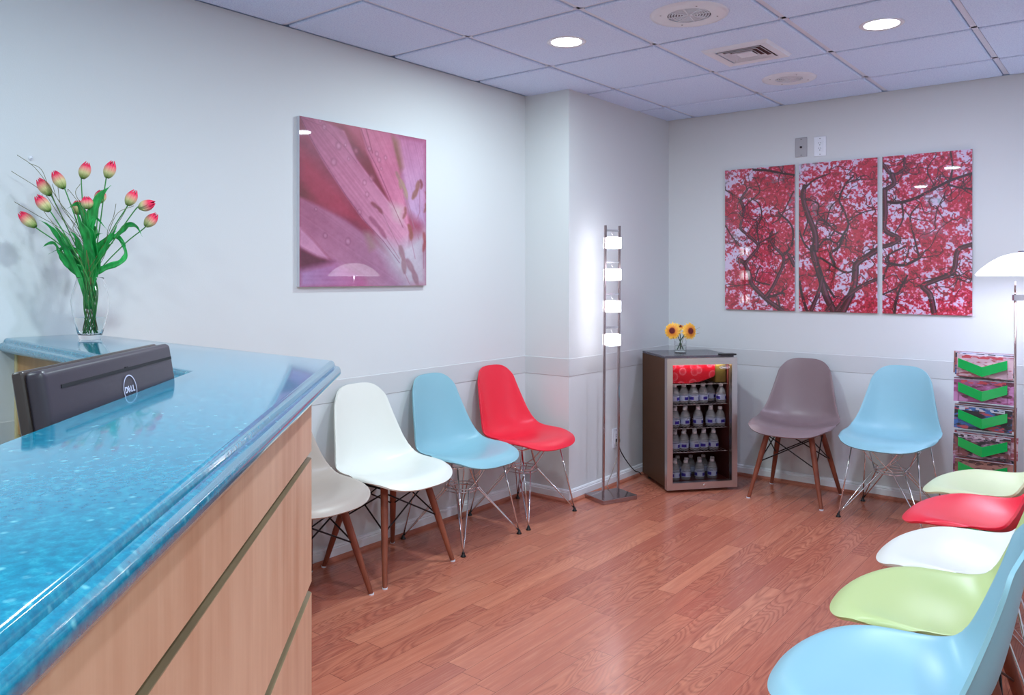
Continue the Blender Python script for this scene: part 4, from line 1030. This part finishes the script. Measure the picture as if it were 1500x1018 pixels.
bmesh.ops.bevel(bm, geom=bm.edges[:], offset=.006, segments=3, affect='EDGES')
bmesh.ops.transform(bm, matrix=Matrix.Translation((0, 0, -.0095)), verts=bm.verts)
o = obj('red_packet', bm, redmat(), None, auto=40); o.location = FO; o.rotation_euler = (0, 0, FR); tag(o, 'red packet printed with pale circles on the top fridge shelf', 'packet')
o = obj('yellow_packet', B(.118, .192, -.155, .05, .6625, .780, bev=.008, seg=3), mat('yellow_packet', rgb(112, 96, 38), .5), None, auto=40); o.location = FO; o.rotation_euler = (0, 0, FR)
tag(o, 'dull yellow packet beside the red one on the top fridge shelf', 'packet')

# ------------------------------------------------------------------ sunflowers on the fridge
JX, JY = FM @ Vector((-.045, .01, 0)), 0
JL = Vector((JX.x, JX.y, .838))
jar = thing('glass_jar', 'small straight clear glass jar holding sunflowers on the fridge', 'vase', JL, YAW)
bm = bmesh.new(); lathe(bm, [(.033, 0), (.038, .002), (.038, .075), (.037, .088), (.0385, .092), (.0355, .092), (.0345, .086), (.0352, .008), (.0001, .006)], 40, cap1=False); obj('glass_body', bm, M_VGLASS, jar, auto=50)
bm = bmesh.new(); lathe(bm, [(.0338, .0085), (.0342, .045)], 32); obj('water', bm, M_VWATER, jar)
M_SUNP = mat('sunflower_petal', rgb(242, 178, 58), .5); M_SUNC = mat('sunflower_centre', rgb(96, 24, 30), .8); M_SUNL = mat('sunflower_leaf', rgb(52, 84, 58), .6)
_t = NT(M_SUNP); _s = _t.n('ShaderNodeSeparateXYZ'); _t.l(_t.obj(), _s.inputs[0]); _r = _t.math('SQRT', _t.math('ADD', _t.math('POWER', _s.outputs[0], 2), _t.math('POWER', _s.outputs[1], 2)))
_t.l(_t.ramp(_t.math('DIVIDE', _r, .05), [(.35, rgb(222, 122, 36)), (.7, rgb(246, 186, 66)), (1, rgb(252, 214, 110))]), _t.b.inputs['Base Color'])
def sunflower(loc, nrm, s, label):
    t = thing('sunflower', label, 'sunflower', JL, YAW, 'sunflowers on the fridge')
    q = Vector((0, 0, 1)).rotation_difference(Vector(nrm).normalized())
    bm = bmesh.new(); r = random.Random(int(s*1000)+len(label))
    for layer in range(2):
        for k in range(18):
            a = 2*PI*(k+.5*layer)/18+r.uniform(-.05, .05); M = Matrix.Rotation(a, 4, 'Z'); L0, L1 = .014, .045*r.uniform(.9, 1.06); G = []
            for i in range(6):
                u = i/5; x = L0+(L1-L0)*u; w_ = .0062*math.sin(PI*(u*.82+.12)); z = .004-.012*u*u*(layer+.6)+.003*layer
                G.append([bm.verts.new(M @ Vector((x, w_*v, z+.0015*abs(v)))) for v in (-1, 0, 1)])
            for i in range(5):
                for j in range(2): bm.faces.new((G[i][j], G[i][j+1], G[i+1][j+1], G[i+1][j]))
    p = obj('petals', bm, M_SUNP, t, smooth=True)
    bm = bmesh.new(); lathe(bm, [(.018, .002), (.0175, .007), (.011, .0095), (.0001, .008)], 24, cap1=False); c = obj('centre', bm, M_SUNC, t, auto=40)
    bm = bmesh.new(); lathe(bm, [(.004, -.014), (.016, -.004), (.018, .001)], 16)
    for k in range(9):
        a = k*2*PI/9; M = Matrix.Rotation(a, 4, 'Z'); v = [bm.verts.new(M @ Vector(q_)) for q_ in ((.012, -.006, -.003), (.012, .006, -.003), (.036, 0, -.012))]; bm.faces.new(v)
    g_ = obj('green_sepals', bm, M_SUNL, t)
    for x in (p, c, g_): x.location = loc; x.rotation_mode = 'QUATERNION'; x.rotation_quaternion = q; x.scale = (s, s, s)
    L_ = Vector(loc)-Vector(nrm).normalized()*.012
    obj('stem', tube_bm(bez([(loc[0]*-.3, .004, .02), (loc[0]*.15, 0, .09), L_.lerp(Vector((0, 0, .09)), .35), L_], 6), .0028, 8), M_SUNL, t, smooth=True)
sunflower((-.055, -.022, .143), (-.55, -1, .1), 1.22, 'sunflower at left in the jar, turned to the left')
sunflower((.056, -.022, .141), (.45, -1, .12), 1.25, 'sunflower at right in the jar, turned to the right')
sunflower((.002, .03, .165), (.1, -.5, 1), .8, 'small sunflower at the back between two large blooms')
for k, (a, b, lab) in enumerate([((.02, 0, .10), (.125, .0, .165), 'thin dry twig sticking up right from the sunflowers'), ((.02, .005, .10), (.128, .0, .128), 'thin dry twig lying flatter right of the sunflowers')]):
    o = obj('dry_twig', tube_bm([(0, 0, .02), a, b], [.0012, .0012, .0006], 5), M_TWIG); o.location = JL; o.rotation_euler = (0, 0, YAW); tag(o, lab, 'twig', 'dry twigs in the sunflower jar')

# ------------------------------------------------------------------ magazine rack
M_GREEN = mat('green_acrylic', rgb(0, 158, 74), .18, coat=.4)
RX, RY = -.668, 4.80
rack = thing('magazine_rack', 'clear acrylic magazine rack with five green chevron bars before the back wall', 'magazine rack', (RX, RY, 0))
obj('clear_back', B(-.112, .112, .060, .064, .012, .93), M_CLEARAC, rack)
obj('base', B(-.14, .14, -.13, .13, 0, .012, bev=.002), M_GREEN, rack)
TIER = [.885, .757, .613, .466, .335]
for z in TIER:
    bm = bmesh.new(); y0, y1 = -.016, -.012
    up = [(-.112, z+.012), (0, z-.028), (.112, z+.012)]; lo = [(.112, z-.036), (0, z-.080), (-.112, z-.036)]
    P = up+lo
    a = [bm.verts.new((x, y0-(.0 if abs(x) > .01 else .012), q)) for x, q in P]; b = [bm.verts.new((x, y1-(.0 if abs(x) > .01 else .012), q)) for x, q in P]
    def quad(i, j, k, l):
        bm.faces.new((a[i], a[j], a[k], a[l])); bm.faces.new((b[l], b[k], b[j], b[i]))
    quad(0, 1, 4, 5); quad(1, 2, 3, 4)
    for k in range(6): bm.faces.new((a[k], b[k], b[(k+1) % 6], a[(k+1) % 6]))
    obj('chevron_bar', bm, M_GREEN, rack)
    bm = bmesh.new()
    for s in (-1, 1): box(bm, s*.112-(.002 if s > 0 else 0), s*.112+(.002 if s < 0 else 0), -.012, .060, z-.088, z+.012)
    box(bm, -.112, .112, -.010, .060, z-.090, z-.086)
    obj('pocket', bm, M_CLEARAC, rack)
def cover(seed, pal):
    W, H = 48, 60; r = np.random.RandomState(seed); img = np.zeros((H, W, 3)); img[:] = pal[0]
    n = fbm(W, H, 14, seed, 4, .75)[..., None]; n2 = fbm(W, H, 9, seed+5, 3, .7)[..., None]
    a = np.clip((n-.46)/.1, 0, 1); img = img*(1-a)+np.array(pal[1])*a; a = np.clip((n2-.56)/.08, 0, 1); img = img*(1-a)+np.array(pal[2])*a
    img[0:2] = (214, 208, 222)
    img[3:11, 4:W-6] = np.where((value_noise(W-10, 8, 3, seed+9) > .45)[..., None], np.array(pal[3]), img[3:11, 4:W-6])
    return img*.8+np.array((120, 112, 120))*.2
PALS = [[(206, 170, 176), (186, 150, 160), (150, 60, 70), (170, 40, 50)], [(150, 60, 110), (190, 120, 170), (90, 30, 50), (220, 60, 70)], [(24, 18, 24), (40, 90, 160), (180, 60, 70), (200, 200, 210)], [(26, 20, 26), (170, 130, 150), (120, 60, 60), (200, 180, 190)], [(150, 90, 80), (170, 110, 96), (90, 50, 46), (60, 30, 30)]]
M_COVER = bpy.data.materials.new('magazine_cover'); M_COVER.use_nodes = True
_t = NT(M_COVER); _a = _t.n('ShaderNodeAttribute', attribute_name='art'); _t.l(_a.outputs['Color'], _t.b.inputs['Base Color']); _t.b.inputs['Roughness'].default_value = .3
TN = ['topmost', 'second', 'middle', 'fourth', 'lowest']
for i, z in enumerate(TIER):
    hts = [.112, .118, .124] if i else [.125, .138, .146]
    for j in range(3):
        wd = [.262, .275, .268][j]+random.uniform(-.012, .012); hh = .175
        pal = PALS[(i+j*2) % 5] if j else PALS[i]
        hh = .120; me = grid_mesh('magazine', cover(i*7+j, pal), wd, hh, M_COVER, thick=.010)
        o = link('magazine', me); top = z+[.028, .036, .042][j]+(.004 if i == 0 else 0)
        o.rotation_euler = (math.radians(-6), random.uniform(-.012, .012)+.010, 0)
        o.location = (RX+random.uniform(-.012, .012)+.004, RY-.0+.008+j*.0155, top-hh/2)
        tag(o, '%s magazine in the %s tier of the rack%s' % (['front', 'middle', 'rearmost'][j], TN[i], ['', ', behind the front cover', ', nearest the wall'][j]), 'magazine', 'magazines in the rack')
